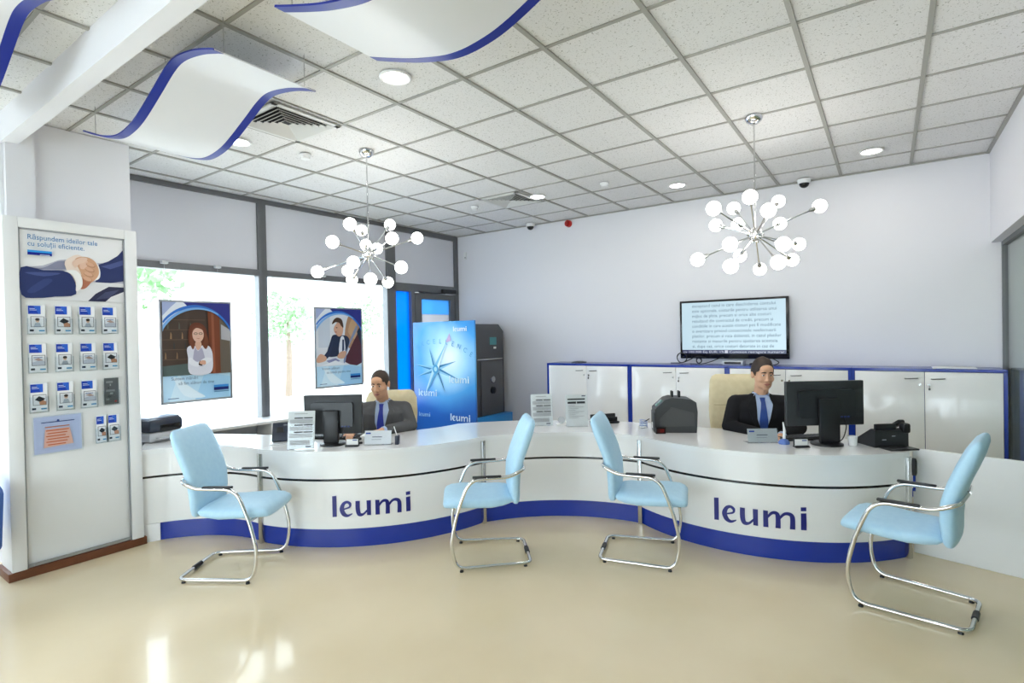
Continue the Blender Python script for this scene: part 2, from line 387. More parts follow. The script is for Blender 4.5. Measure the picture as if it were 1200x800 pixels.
# ---------------------------------------------------------------- brochure display
bd = thing('brochure_display', 'tall white brochure display panel standing against the column', 'display', (-5.03, 1.405, 0))
OX, OY = -5.03, 1.405
m = MB(); m.box((0, 0, 1.2775), (.235, .788, 2.433), .004); 
m.build('body', WHITEM, bd)
fr = MB(); FX = .13
fr.box((FX, -.355, 1.2775), (.025, .08, 2.435), .003); fr.box((FX, .355, 1.2775), (.025, .08, 2.435), .003); fr.box((FX, 0, 2.46), (.025, .629, .07), .003)
fr.build('frame', WHITEM, bd)
al = MB()
for s in (-1, 1): al.box((FX-.002, s*.312, 1.245), (.012, .012, 2.37))
al.box((FX-.002, 0, 2.42), (.012, .63, .012)); al.box((FX-.002, 0, .075), (.012, .63, .02)); al.build('inner_trim', ALU, bd, 'thin aluminium inner frame')
sk = MB(); sk.box((.0, 0, .03), (.29, .83, .06), .004); sk.build('skirting', WOOD, bd, 'brown wooden skirting')
# poster: handshake
PM = frame_m((FX-.0065, -.305, 1.93), (0, 1, 0), (0, 0, 1))
Wp, Hp = .61, .485
A = Art(PM)
MB().box((FX-.0085, 0, 1.93+Hp/2), (.002, Wp, Hp)).build('poster', ink('#e9e8ea'), bd)
def S(pts): return [(a*Wp, b*Hp) for a, b in pts]
A.poly(S([(0, .42), (.25, .5), (.5, .62), (.75, .6), (1, .72), (1, 1), (0, 1)]), '#eeedef')
A.poly(S([(0, .45), (.2, .5), (.35, .6), (.48, .63), (.7, .6), (1, .62), (1, .3), (0, .3)]), '#b9b8c6', 0)
A.poly(S([(.02, .44), (.2, .47), (.34, .58), (.46, .58), (.46, .48)]), '#8a8ba2', 4)
A.poly(S([(0, .28), (1, .3), (1, 0), (0, 0)]), '#e2e1e4')
A.poly(S([(.62, .0), (.7, .12), (.84, .24), (1, .24), (1, .17), (.86, .08), (.8, .0)]), '#2c2f4d')
A.poly(S([(.7, .03), (.8, .15), (.95, .2), (.84, .06)]), '#454a6c')
A.poly(S([(.7, .3), (.74, .58), (.84, .64), (.94, .74), (1, .84), (1, .34), (.86, .3)]), '#2a3566')
A.poly(S([(.76, .55), (.86, .6), (1, .68), (1, .6), (.86, .52)]), '#4b578c')
A.poly(S([(.66, .34), (.64, .58), (.7, .64), (.75, .5), (.74, .36)]), '#f0eff0', 4)
A.poly(S([(.4, .54), (.46, .66), (.54, .7), (.6, .62), (.6, .38), (.56, .24), (.5, .24)]), '#f0ddd0', 4)
A.poly(S([(.5, .62), (.6, .68), (.7, .62), (.74, .46), (.7, .34), (.6, .24), (.54, .22), (.5, .3), (.56, .4)]), '#d9a888', 5)
A.poly(S([(.52, .3), (.6, .36), (.66, .32), (.6, .2), (.54, .19)]), '#b87458', 4)
A.poly(S([(.55, .62), (.58, .66), (.63, .6), (.6, .5), (.55, .5)]), '#e9c3ac', 4)
for k_ in range(4):
    A.ell((.655-.012*k_)*Wp, (.56-.075*k_)*Hp, .05*Wp, .034*Hp, '#c08a6c', rot=-.35); A.ell((.652-.012*k_)*Wp, (.567-.075*k_)*Hp, .045*Wp, .027*Hp, '#e0b193', rot=-.35)
A.poly(S([(.47, .58), (.55, .66), (.62, .66), (.6, .6), (.54, .56), (.5, .5)]), '#eccbb6', 4)
A.poly(S([(0, .06), (0, .45), (.2, .43), (.38, .44), (.47, .36), (.5, .1), (.3, .05), (.14, .02)]), '#2b3768', 3)
A.poly(S([(.03, .38), (.2, .4), (.36, .4), (.2, .34)]), '#47548a', 3)
A.poly(S([(.05, .12), (.2, .3), (.28, .28), (.12, .1)]), '#38457a', 3)
A.poly(S([(.39, .44), (.46, .4), (.5, .28), (.5, .14), (.56, .22), (.56, .36), (.5, .46)]), '#f4f2f0', 3)
A.text('Răspundem ideilor tale', .06*Wp, .865*Hp, .05, '#2f7fb8', width=.66*Wp); A.text('cu soluții eficiente.', .06*Wp, .77*Hp, .05, '#2f7fb8', width=.53*Wp)
A.rect(.06*Wp, .68*Hp, .28*Wp, .71*Hp, '#2a9be0'); A.rect(.06*Wp, .64*Hp, .28*Wp, .68*Hp, '#0c1a8a'); A.rect(.17*Wp, .645*Hp, .26*Wp, .655*Hp, '#dfe6f4')
A.build('poster_print', bd)
# brochures in clear pockets
def pic(A, x0, y0, x1, y1, kind):
    A.rect(x0-.003, y0-.003, x1+.003, y1+.003, '#4c4c54'); A.rect(x0, y0, x1, y1, '#e8e8ec'); w_, h_ = x1-x0, y1-y0
    if kind == 0:   # person with headset on white
        A.ell(x0+.5*w_, y0+.62*h_, .16*w_, .2*h_, '#d8b49c'); A.ell(x0+.5*w_, y0+.74*h_, .18*w_, .14*h_, '#3a2a24'); A.poly([(x0+.2*w_, y0), (x0+.32*w_, y0+.38*h_), (x0+.68*w_, y0+.38*h_), (x0+.8*w_, y0)], '#aab4c2')
    elif kind == 1:  # hand holding a dark wallet
        A.poly([(x0+.1*w_, y0+.55*h_), (x0+.45*w_, y0+.9*h_), (x0+.95*w_, y0+.6*h_), (x0+.6*w_, y0+.25*h_)], '#23242c'); A.poly([(x0+.5*w_, y0), (x0+.45*w_, y0+.3*h_), (x0+.8*w_, y0+.45*h_), (x0+w_, y0+.3*h_), (x0+w_, y0)], '#c58d6c')
    else:            # pale desk scene
        A.poly([(x0, y0+.3*h_), (x0+.6*w_, y0+.55*h_), (x0+w_, y0+.4*h_), (x0+w_, y0), (x0, y0)], '#c3c7d4'); A.poly([(x0+.1*w_, y0+.6*h_), (x0+.5*w_, y0+.75*h_), (x0+.9*w_, y0+.5*h_), (x0+.5*w_, y0+.45*h_)], '#b99b92'); A.rect(x0+.1*w_, y0+.75*h_, x0+.8*w_, y0+.85*h_, '#8c93b4')
holders = []
def brochure(yc, z0, kind, label, wd=.092, ht=.2, dark=False):
    px = OX+FX+.006
    hm = MB(); W2, H2 = wd+.012, ht+.008
    hm.box((FX+.001, yc-OY, z0+ht/2), (.003, W2, H2)); hm.box((FX+.016, yc-OY, z0+.05), (.002, W2, .1+.012)); hm.box((FX+.008, yc-OY, z0-.004), (.016, W2, .003))
    for s in (-1, 1): hm.box((FX+.008, yc-OY+s*W2/2, z0+.05), (.016, .002, .112))
    hm.build('pocket', ACRYL, bd)
    t = thing('brochure', label, 'brochure', (px, yc, z0+.001), 0, 'brochures in the clear pockets of the display')
    body = '#55595c' if dark else '#f1f2f5'
    MB().box((0, 0, ht/2), (.004, wd, ht)).build('pages', ink(body), t)
    a = Art(frame_m((.0022, -wd/2, 0), (0, 1, 0), (0, 0, 1)), .0004)
    if dark:
        for k in range(7): a.rect(.01+.012*(k % 3), .03+.022*k, .03+.012*(k % 4), .045+.022*k, ('#85898c', '#3c4043', '#9aa0a2')[k % 3])
        a.ell(.07, .02, .008, .007, '#b03030')
    else:
        a.rect(.0, ht*.68, wd*.74, ht*.97, '#1c3fae'); a.poly([(wd*.3, ht*.97), (wd*.74, ht*.97), (wd*.74, ht*.68), (wd*.62, ht*.68)], '#2f63cf'); a.rect(wd*.08, ht*.86, wd*.4, ht*.88, '#c9d6f4'); a.rect(wd*.08, ht*.81, wd*.5, ht*.83, '#c9d6f4')
        pic(a, wd*.16, ht*.24, wd*.9, ht*.58, kind); a.rect(wd*.06, ht*.07, wd*.3, ht*.14, '#1a2438'); a.rect(wd*.6, ht*.07, wd*.94, ht*.12, '#4f9bc8')
    a.build('cover_print', t)
YS = (1.177, 1.325, 1.467, 1.608); ORD = ('first', 'second', 'third', 'fourth'); KN = ('a person with a headset', 'a hand holding a dark wallet', 'a pale desk scene')
for rz_, z0, row, kinds in ((0, 1.69, 'top', (0, 1, 0, 2)), (1, 1.418, 'middle', (2, 0, 2, 1)), (2, 1.14, 'bottom', (1, 0, 2, 3))):
    for i, k in enumerate(kinds):
        if k == 3: brochure(YS[i], z0+.005, 0, 'dark grey brochure at the end of the bottom row of the display', dark=True)
        else: brochure(YS[i], z0, k, f'blue topped brochure showing {KN[k]}, {ORD[i]} pocket, {row} row')
brochure(1.537, .865, 1, 'blue topped brochure under the bottom row, nearer the notice', wd=.062)
brochure(1.617, .865, 1, 'blue topped brochure under the bottom row, showing a whole wallet', wd=.072)
nt_ = thing('notice', 'landscape notice with orange text in a clear frame below the brochures', 'notice', (OX+FX+.004, 1.279, .84))
MB().box((0, 0, .13), (.004, .27, .26), 0).build('backing', ink('#c9d0ee'), nt_)
a = Art(frame_m((.0022, -.135, 0), (0, 1, 0), (0, 0, 1)), .0004)
a.rect(.012, .02, .258, .235, '#c3cbea'); a.rect(.04, .215, .23, .222, '#3a4a88'); a.ell(.135, .226, .008, .008, '#2f4590')
for k in range(7): a.rect(.06+.008*(k % 2), .18-.022*k, .2-.01*(k % 3), .188-.022*k, '#c9795a' if k != 6 else '#b8402c')
a.poly([(.05, .04), (.06, .17), (.2, .17), (.22, .05)], mat('orange_tint', '#e3b3a4', .5)); 
for k in range(6): a.rect(.065+.008*(k % 2), .155-.02*k, .195-.01*(k % 3), .163-.02*k, '#c86a48')
a.build('notice_print', nt_)
MB().box((.006, 0, .13), (.002, .29, .275)).build('clear_cover', ACRYL, nt_)

# ---------------------------------------------------------------- reception desks
def arc3(a, b, c, n=28):
    ax, ay = a; bx, by = b; cx, cy = c
    d = 2*(ax*(by-cy)+bx*(cy-ay)+cx*(ay-by))
    ux = ((ax*ax+ay*ay)*(by-cy)+(bx*bx+by*by)*(cy-ay)+(cx*cx+cy*cy)*(ay-by))/d
    uy = ((ax*ax+ay*ay)*(cx-bx)+(bx*bx+by*by)*(ax-cx)+(cx*cx+cy*cy)*(bx-ax))/d
    r = math.hypot(ax-ux, ay-uy); t0 = math.atan2(ay-uy, ax-ux); t1 = math.atan2(cy-uy, cx-ux); tm = math.atan2(by-uy, bx-ux)
    def norm(x): return (x+2*PI) % (2*PI)
    if norm(tm-t0) > norm(t1-t0): 
        span = -norm(t0-t1)
    else: span = norm(t1-t0)
    return [V((ux+r*math.cos(t0+span*k/n), uy+r*math.sin(t0+span*k/n), 0)) for k in range(n+1)]
def offset(path, d, dir0=None, dir1=None, depths=None):
    out = []; N = len(path)
    for i, p in enumerate(path):
        t = (path[min(i+1, N-1)]-path[max(i-1, 0)]).normalized(); n = V((-t.y, t.x, 0))
        if dir0 is not None:
            s = i/(N-1); n = (V((*dir0, 0))*(1-s)+V((*dir1, 0))*s).normalized()
        dd = lerp([k/(len(depths)-1) for k in range(len(depths))], depths, i/(N-1)) if depths else d
        out.append(p+n*dd)
    return out
def strip(mb, path, o0, o1, z0, z1, m=None):
    a = offset(path, o0); b = offset(path, o1); rings = []
    for p, q in zip(a, b): rings.append([V((p.x, p.y, z0)), V((p.x, p.y, z1)), V((q.x, q.y, z1)), V((q.x, q.y, z0))])
    return mb.loft(rings, m)
def stroke(pts, ws):
    P = catmull([V((*p, 0)) for p in pts], 7); n = len(P); N = len(pts); L = []; R = []
    for i, p in enumerate(P):
        t = (P[min(i+1, n-1)]-P[max(i-1, 0)]).normalized(); q = V((-t.y, t.x, 0)); wd = lerp(list(range(N)), ws, i/7)
        L.append(p+q*wd/2); R.append(p-q*wd/2)
    return [[(L[i].x, L[i].y), (L[i+1].x, L[i+1].y), (R[i+1].x, R[i+1].y), (R[i].x, R[i].y)] for i in range(n-1)]
LOGO = []
def _logo():
    x = 0
    LOGO.append([(x, -.02), (x+.27, .0), (x+.27, 1.4), (x, 1.37)])                       # l
    x = .47
    LOGO.extend(stroke([(x+.16, .46), (x+.45, .53), (x+.68, .64), (x+.69, .84), (x+.5, .96), (x+.27, .84), (x+.15, .5), (x+.27, .17), (x+.52, .04), (x+.84, .17)], [.09, .09, .12, .17, .16, .22, .29, .27, .17, .05]))
    x = 1.53
    LOGO.extend(stroke([(x+.14, 1.0), (x+.14, .42), (x+.24, .1), (x+.5, .1), (x+.78, .38)], [.28, .28, .25, .14, .1])); LOGO.append([(x+.72, 1.0), (x+1.0, 1.0), (x+1.0, 0), (x+.74, .02)])
    x = 2.82
    LOGO.append([(x, 0), (x+.28, 0), (x+.26, .98), (x, 1.0)])
    LOGO.extend(stroke([(x+.2, .55), (x+.45, .86), (x+.68, .9), (x+.8, .7), (x+.8, 0)], [.1, .16, .2, .26, .28])); LOGO.extend(stroke([(x+.86, .55), (x+1.12, .86), (x+1.4, .9), (x+1.58, .7), (x+1.58, 0)], [.1, .16, .2, .26, .28]))
    x = 4.86
    LOGO.append([(x, 0), (x+.29, 0), (x+.29, 1.0), (x, .98)]); LOGO.append([(x+.0, 1.12), (x+.29, 1.14), (x+.29, 1.36), (x+.0, 1.34)])
_logo(); LOGO_W = 5.15
def desk(label, pts, dir0, dir1, depths, logo=None, post=True, nfull=32):
    path = arc3(*pts, n=nfull) if len(pts) == 3 else [V((*p, 0)) for p in pts]
    c = path[len(path)//2].copy(); path = [p-c for p in path]
    t = thing('reception_desk', label, 'desk', c, 0, 'curved white reception desk sections')
    back = offset(path, 0, dir0, dir1, depths); front = offset(path, -.018)
    mb = MB(); poly = [(p.x, p.y) for p in front]+[(p.x, p.y) for p in back[::-1]]
    rings = [[V((*p, z)) for p in poly] for z in (TOP-.035, TOP)]
    mb.prism(poly, TOP-.036, TOP); mb.build('worktop', WHITE, t)
    strip(MB(), path, 0, .02, .532, TOP-.037).build('upper_panel', DESKP, t); strip(MB(), path, 0, .02, .145, .514).build('lower_panel', DESKP, t)
    strip(MB(), path, .004, .02, .514, .532).build('black_strip', BLACKG, t, 'black strip along the panel'); strip(MB(), path, .012, .03, .0, .145).build('plinth', BLUE, t, 'royal blue plinth')
    if depths[0] == .72: strip(MB(), path[:5], -.002, .012, .0, .143).build('end_plinth', WHITEM, t, 'white end of the plinth')
    # end and inner supports
    for i in (1, len(path)-2):
        a, b = path[i], back[i]; d = (b-a); L = d.length*.85; d.normalize(); M = frame_m(a+d*(.04+L/2)+V((0, 0, .355)), d, (0, 0, 1)); MB().box((0, 0, 0), (L-.02, .71, .02), 0, M).build('side_panel', WHITEM, t)
    if post:
        p = path[-1]; tt = (path[-1]-path[-2]).normalized(); n = V((-tt.y, tt.x, 0)); M = frame_m(p-n*.006+V((0, 0, .357)), tt, (0, 0, 1))
        MB().box((0, 0, 0), (.034, .714, .036), .003, M).build('leg', STEEL, t, 'square steel post')
    if logo:
        s0, z0, xh = logo; cum = [0]
        for i in range(1, len(path)): cum.append(cum[-1]+(path[i]-path[i-1]).length)
        def at(s, z, d):
            s = max(0, min(cum[-1]-1e-4, s)); k = max(i for i in range(len(cum)) if cum[i] <= s); k = min(k, len(path)-2); f = (s-cum[k])/(cum[k+1]-cum[k])
            tt = (path[k+1]-path[k]).normalized(); n = V((tt.y, -tt.x, 0)); return path[k].lerp(path[k+1], f)+n*d+V((0, 0, z))
        lm = MB()
        for po in LOGO:
            n = len(po); P = [at(s0+x*xh, z0+y*xh, .0015) for x, y in po]+[at(s0+x*xh, z0+y*xh, .006) for x, y in po]
            tri = tessellate_polygon([[V((*p, 0)) for p in po]])
            lm.add(P, [list(q) for q in tri]+[[i+n for i in q] for q in tri]+[[i, (i+1) % n, n+(i+1) % n, n+i] for i in range(n)])
        lm.build('logo', BLUEP, t, 'dark blue raised lettering')
    return t, path, c
J0, J1, J2, J3, J4 = (-4.93, 1.79), (-4.1, 2.335), (-2.875, 3.625), (-1.73, 4.322), (.1, 4.65)
N0, N1, N2, N3, N4 = (-.88, .47), (-.1, .995), (-.83, .55), (.1, .99), (0, 1)
desk('short curved white desk section running behind the brochure display, carrying the printer', [J0, (-4.56, 2.225), J1], N0, N1, (.72, .5, .45))
desk('bulging white desk section with dark blue lettering, in front of the man in grey', [J1, (-3.36, 2.7), J2], N1, N2, (.45, .72, .78, .75), logo=(.63, .243, .115))
desk('inward curving plain white desk section between the two lettered ones', [J2, (-2.38, 4.135), J3], N2, N3, (.75, .66, .62))
desk('bulging white desk section with dark blue lettering, in front of the man in black', [J3, (-.83, 4.1), J4], N3, N4, (.62, .86, .76, .66, .5), logo=(.71, .225, .117))
# low partition to the right
pa, pb = V((.14, 4.80, 0)), V((.79, 4.625, 0)); pd = (pb-pa).normalized(); M = frame_m((pa+pb)/2+V((0, 0, .375)), pd, (0, 0, 1))
tag(MB().box((0, 0, 0), ((pb-pa).length, .748, .03), .003, M).build('low_partition', WHITEM), 'low white partition panel between the desk end and the glass wall', 'partition')

# ---------------------------------------------------------------- guest chairs
def pad_loft(path, wid, thk, axis_n, e=3.2, n=32):
    """path: list of centre points; wid/thk per point; axis_n per point = thickness direction"""
    rings = []
    for p, w_, h_, nn in zip(path, wid, thk, axis_n):
        rings.append([V(p)+V((a, 0, 0))+V(nn)*b for a, b in superell(w_/2, h_/2, n, e)])
    return rings
def make_chair(label):
    t = thing('guest_chair', label, 'chair', (0, 0, 0), 0, 'light blue cantilever guest chairs')
    W = .262; rr = .0125; zc = .021
    side = [(.012, -.243, .69), (W-.022, -.232, .683), (W-.004, -.13, .636), (W, .15, .628), (W+.002, .235, .42), (W+.003, .288, .2), (W-.002, .25, zc), (W-.035, -.27, zc)]
    pts = side+[(-x, y, z) for x, y, z in side[::-1]]
    rad = {1: .05, 2: .05, 3: .085, 4: .07, 5: .09, 6: .07, 7: .06, 8: .06, 9: .07, 10: .09, 11: .07, 12: .085, 13: .05, 14: .05}
    MB().tube(fillet(pts, rad, 7), rr, 12).build('frame', CHROME, t)
    MB().tube([(-W+.004, .232, .412), (W-.004, .232, .412)], .01, 10).build('seat_bar', CHROME, t)
    for s in (-1, 1):
        mb = MB(); mb.box((s*(W-.001), .03, .6445), (.026, .2, .016), .006); mb.build('armrest_pad', BLACK, t)
        g = MB(); g.cyl((s*(W-.003), .215, 0), (s*(W-.003), .215, .012), .014, .012, 12); g.build('glide', BLACK, t)
        g = MB(); g.cyl((s*(W-.034), -.23, 0), (s*(W-.034), -.23, .012), .014, .012, 12); g.build('glide', BLACK, t)
    g = MB(); g.cyl((-.045, -.27, zc), (.045, -.27, zc), .017, None, 12); g.build('clip', BLACK, t)
    # seat
    ys = [.335, .33, .315, .28, .2, .1, 0, -.08, -.13, -.15, -.156]; path = []; wd = []; th = []; nn = []
    for i, y in enumerate(ys):
        q = lerp([-.156, -.13, .0, .2, .3, .335], [.455, .453, .445, .455, .452, .44], y); path.append((0, y, q)); nn.append((0, 0, 1))
        wd.append((.34, .39, .42, .445, .465, .47, .46, .43, .4, .37, .33)[i]); th.append((.014, .05, .075, .092, .098, .098, .096, .09, .07, .04, .012)[i])
    MB().loft(pad_loft(path, wd, th, nn)).build('seat', FABRIC, t, angle=60)
    # backrest
    zs = [.415, .42, .435, .47, .55, .65, .75, .85, .93, .985, 1.005, 1.012]; path = []; wd = []; th = []; nn = []
    for i, z in enumerate(zs):
        y = lerp([.415, .55, .65, .75, .9, 1.012], [-.178, -.172, -.178, -.207, -.265, -.312], z); path.append((0, y, z)); sl = lerp([.5, .65, .8, 1.0], [0, .12, .36, .42], z); nn.append(V((0, 1, sl)).normalized())
        wd.append((.3, .34, .37, .395, .425, .44, .45, .448, .44, .415, .38, .33)[i]); th.append((.014, .046, .066, .078, .086, .088, .09, .09, .084, .066, .042, .012)[i])
    MB().loft(pad_loft(path, wd, th, nn)).build('backrest', FABRIC, t, angle=60)
    return t
CH = [((-3.82, 1.97), -55, 'light blue cantilever chair nearest the brochure display, turned towards the desk'), ((-2.415, 3.12), 131, 'light blue cantilever chair facing the desk of the man in grey, at the inner curve'),
      ((-1.5, 3.735), -73.5, 'light blue cantilever chair turned towards the desk of the man in black'), ((.115, 3.90), 79, 'large light blue cantilever chair nearest the camera by the low white partition')]
ch0 = make_chair(CH[0][2])
for i, (p, a, l) in enumerate(CH):
    o = ch0 if i == 0 else copy_tree(ch0)
    o.location = (p[0], p[1], 0); o.rotation_euler.z = math.radians(a); o['label'] = l

# ---------------------------------------------------------------- wall cabinets
CB = [(-3.868, -2.663, 'nearest the grey cash machine'), (-2.661, -1.496, 'second from the cash machine, behind the banknote counter'), (-1.494, -.306, 'behind the man in black'), (-.304, .857, 'against the glass wall')]
CY0, CZ = 6.35, 1.225
for x0, x1, lab in CB:
    t = thing('wall_cabinet', f'white two door cabinet with blue edges, {lab}', 'cabinet', ((x0+x1)/2, (CY0+YB)/2, 0), 0, 'white and blue cabinets along the back wall')
    hw = (x1-x0)/2; dp = (YB-CY0)/2-.003; b = MB()
    b.box((0, 0, CZ-.0125), (2*hw, 2*dp, .025)); b.box((-hw+.0125, 0, CZ/2), (.025, 2*dp, CZ-.025)); b.box((hw-.0125, 0, CZ/2), (.025, 2*dp, CZ-.025)); b.box((0, 0, .04), (2*hw-.05, 2*dp-.02, .08)); b.box((0, dp-.01, CZ/2), (2*hw-.05, .012, CZ-.05))
    b.build('carcass', BLUE, t)
    for s in (-1, 1):
        d = MB().box((s*(hw-.027)/2, -dp+.012, (CZ-.03+.085)/2), (hw-.031, .02, CZ-.03-.085), .002).build('door', WHITE, t)
        h = MB(); hx = s*.1; h.tube(fillet([(hx-.05, -dp, CZ-.095), (hx-.045, -dp-.025, CZ-.095), (hx+.045, -dp-.025, CZ-.09), (hx+.05, -dp, CZ-.09)], .015, 4), .005, 8); h.build('handle', HANDLE, d)
        k = MB(); k.cyl((s*.035, -dp+.004, CZ-.15), (s*.035, -dp-.006, CZ-.15), .011, .01, 14); k.build('lock', STEEL, d)
        if s == 1:
            k = MB(); k.box((s*.035, -dp-.012, CZ-.17), (.004, .008, .05), .001); k.box((s*.035, -dp-.012, CZ-.19), (.016, .004, .02), .001); k.build('key', DGREY, d)

# ---------------------------------------------------------------- television
tv = thing('television', 'wide black television showing lines of text, on the back wall', 'television', (-1.51, YB-.06, 1.29))
TW, TH = 1.215, .705
m = MB(); m.box((0, 0, TH/2), (TW, .045, TH), .006); m.build('casing', BLACKG, tv)
m = MB(); m.box((0, .0375, TH/2), (.5, .04, .4)); m.build('bracket', DGREY, tv)
SCR = mat('lit_screen', '#000000', .2, emit='#cdeaf8', estr=.53); SBAR = mat('lit_screen_bar', '#000000', .2, emit='#1f2558', estr=.53); STX = mat('lit_screen_text', '#000000', .4, emit='#6f8494', estr=.53); SWT = mat('lit_screen_white', '#000000', .4, emit='#d4d8ea', estr=.53)
a = Art(frame_m((-TW/2, -.0228, 0), (1, 0, 0), (0, 0, 1)), .0006)
a.rect(.026, .105, TW-.03, TH-.025, SCR); a.rect(.026, .06, TW-.03, .104, SBAR)
LN = ['exceptand cazul in care deschiderea contului', 'este optionala, costurile pentru utilizarea unui', 'mijloc de plata, precum si orice alte costuri', 'rezultand din contractul de credit, precum si', 'conditiile in care aceste costuri pot fi modificate', 'o avertizare privind consecintele neefectuarii', 'platilor, precum si rata dobanzii, in cazul platilor', 'restante si masurile pentru ajustarea acesteia', 'si, dupa caz, orice costuri datorate in caz de']
WD = [.93, .94, .88, .9, .98, .93, .985, .945, .91]
for i, l in enumerate(LN): a.text(l, .15, TH-.085-.061*i, .052, STX, width=WD[i])
a.text('cu 100.000 Eq. EUR: 1%', .04, .068, .04, SWT, width=.48); a.rect(.53, .066, .565, .1, SWT); a.text('Comision retragere numerar', .58, .068, .04, SWT, width=.585)
a.build('screen', tv)
# cables and boxes under the television
cbm = MB()
def coil(cx, cy, cz, r, n=1.6, ax=(1, 0, 0)):
    return [V((cx+r*math.cos(2*PI*k/20), cy+.01*math.sin(k*.7), cz+r*math.sin(2*PI*k/20))) for k in range(int(20*n))]
cbm.tube(coil(-2.08, 6.6, CZ+.075, .06), .006, 6); cbm.tube(catmull([(-2.2, 6.55, CZ+.012), (-2.05, 6.5, CZ+.02), (-1.98, 6.55, CZ+.05), (-1.9, 6.62, CZ+.09), (-1.8, 6.66, 1.3)], 6), .006, 6)
cbm.tube(coil(-1.86, 6.55, CZ+.045, .03, 2.2), .006, 6); cbm.tube(catmull([(-1.95, 6.5, CZ+.01), (-1.8, 6.45, CZ+.012), (-1.7, 6.5, CZ+.04), (-1.62, 6.6, CZ+.08), (-1.6, 6.66, 1.3)], 6), .005, 6)
tag(cbm.build('television_cables', BLACK), 'tangle of black cables hanging under the television', 'cables')
rt = thing('media_box', 'flat silver media box on the cabinets below the television', 'box', (-1.46, 6.55, CZ))
MB().box((0, 0, .025), (.22, .16, .05), .006).build('casing', SILVERP, rt); MB().box((0, -.081, .025), (.18, .004, .025), .001).build('front_panel', BLACK, rt)
tag(MB().box((-1.2, 6.62, CZ+.01), (.2, .12, .02), .006).build('power_strip', BLACK), 'flat black power strip below the television, beside the silver box', 'power strip')
tag(MB().tube(catmull([(-1.2, 6.55, CZ+.006), (-1.05, 6.5, CZ+.006), (-1.0, 6.6, CZ+.03), (-1.08, 6.66, 1.3)], 6), .005, 6).build('thin_cable', BLACK), 'thin black cable below the screen above the man in black', 'cable')
tag(MB().lathe([(.0, 0), (.1, 0), (.11, .008), (.05, .018), (0, .018)], (-3.5, 6.6, CZ)).build('router', BLACK), 'low dark round device on the first cabinet', 'device')
tag(MB().box((.5, 6.5, CZ+.006), (.32, .2, .01), .002).build('paper_folder', PAPER), 'flat white folder on the cabinet by the glass wall', 'folder')

# ---------------------------------------------------------------- grey cash machine with blue base
am = thing('cash_machine', 'tall dark grey cash machine back with sloped top, beside the blue board', 'cash machine', (-5.1, 6.22, 0))
MB().box((.0, .0, .23), (.86, .86, .46), .01).build('base', mat('bright_blue', '#2f93dc', .35), am, 'bright blue base')
P_ = [(-.38, .461), (.33, .461), (.33, 1.68), (.24, 1.79), (-.38, 1.79)]
mb = MB(); Mx = Matrix(((1, 0, 0, 0), (0, 0, 1, 0), (0, 1, 0, 0), (0, 0, 0, 1))); mb.prism(P_, -.32, .36, Mx); mb.build('body', DGREY, am)
dd = MB().box((.338, .05, .86), (.016, .52, .78), .006).build('safe_door', mat('mid_grey_steel', '#5b5c5f', .45), am)
k = MB(); k.cyl((.346, .05, .98), (.365, .05, .98), .05, .045, 20); k.build('combination_dial', STEEL, dd)
k = MB(); k.cyl((.346, .05, .82), (.372, .05, .82), .055, .05, 20); k.box((.378, .05, .82), (.012, .02, .08), .003); k.build('handwheel', BLACK, dd)
k = MB(); k.box((.332, .02, 1.275), (.012, .6, .02), .003); k.build('hinge_bar', STEEL, am)
k = MB(); k.box((.332, .1, 1.54), (.004, .16, .11)); k.build('sticker', mat('teal_label', '#4c8f94', .5), am); k = MB(); k.box((.332, .14, 1.44), (.004, .06, .03)); k.build('sticker', PAPER, am)

# ---------------------------------------------------------------- blue compass board
bz = thing('display_board', 'tall blue board printed with a compass, standing in front of the grey door', 'board', (-4.66, 5.12, 0))
BW, BH = 1.05, 1.81
BM_ = bpy.data.materials.new('blue_compass_print'); BM_.use_nodes = True; nt = BM_.node_tree; b = nt.nodes['Principled BSDF']; b.inputs['Roughness'].default_value = .35
tc = nt.nodes.new('ShaderNodeTexCoord'); mp = nt.nodes.new('ShaderNodeMapping'); mp.inputs['Location'].default_value = (-.1, 0, -1.3); mp.inputs['Scale'].default_value = (1.0, 0, 1.15); mp.vector_type = 'POINT'
ln = nt.nodes.new('ShaderNodeVectorMath'); ln.operation = 'LENGTH'; nz = nt.nodes.new('ShaderNodeTexNoise'); nz.inputs['Scale'].default_value = 1.6
ad = nt.nodes.new('ShaderNodeMath'); ad.operation = 'MULTIPLY_ADD'; ad.inputs[1].default_value = .35
r = nt.nodes.new('ShaderNodeValToRGB'); e = r.color_ramp.elements; e[0].position = .1; e[0].color = (*srgb('#e6f6ff'), 1); e[1].position = .9; e[1].color = (*srgb('#1f66c8'), 1)
x = e.new(.34); x.color = (*srgb('#a5dcff'), 1); x = e.new(.58); x.color = (*srgb('#3fa2ee'), 1)
mp.inputs['Location'].default_value = (-.1, 0, -1.36*1.15)
nt.links.new(tc.outputs['Object'], mp.inputs['Vector']); nt.links.new(mp.outputs[0], ln.inputs[0]); nt.links.new(tc.outputs['Object'], nz.inputs['Vector']); nt.links.new(nz.outputs['Fac'], ad.inputs[0]); nt.links.new(ln.outputs['Value'], ad.inputs[2])
sb = nt.nodes.new('ShaderNodeMath'); sb.operation = 'SUBTRACT'; sb.inputs[1].default_value = .14; nt.links.new(ad.outputs[0], sb.inputs[0])
nt.links.new(sb.outputs[0], r.inputs['Fac']); nt.links.new(r.outputs['Color'], b.inputs['Base Color'])
MB().box((0, 0, BH/2+.01), (BW, .03, BH-.02), .003).build('panel', BM_, bz)
for s in (-1, 1): MB().box((s*.35, .05, .02), (.05, .4, .04), .005).build('foot', ALU, bz)
a = Art(frame_m((0, -.0155, 0), (1, 0, 0), (0, 0, 1)), .0006)
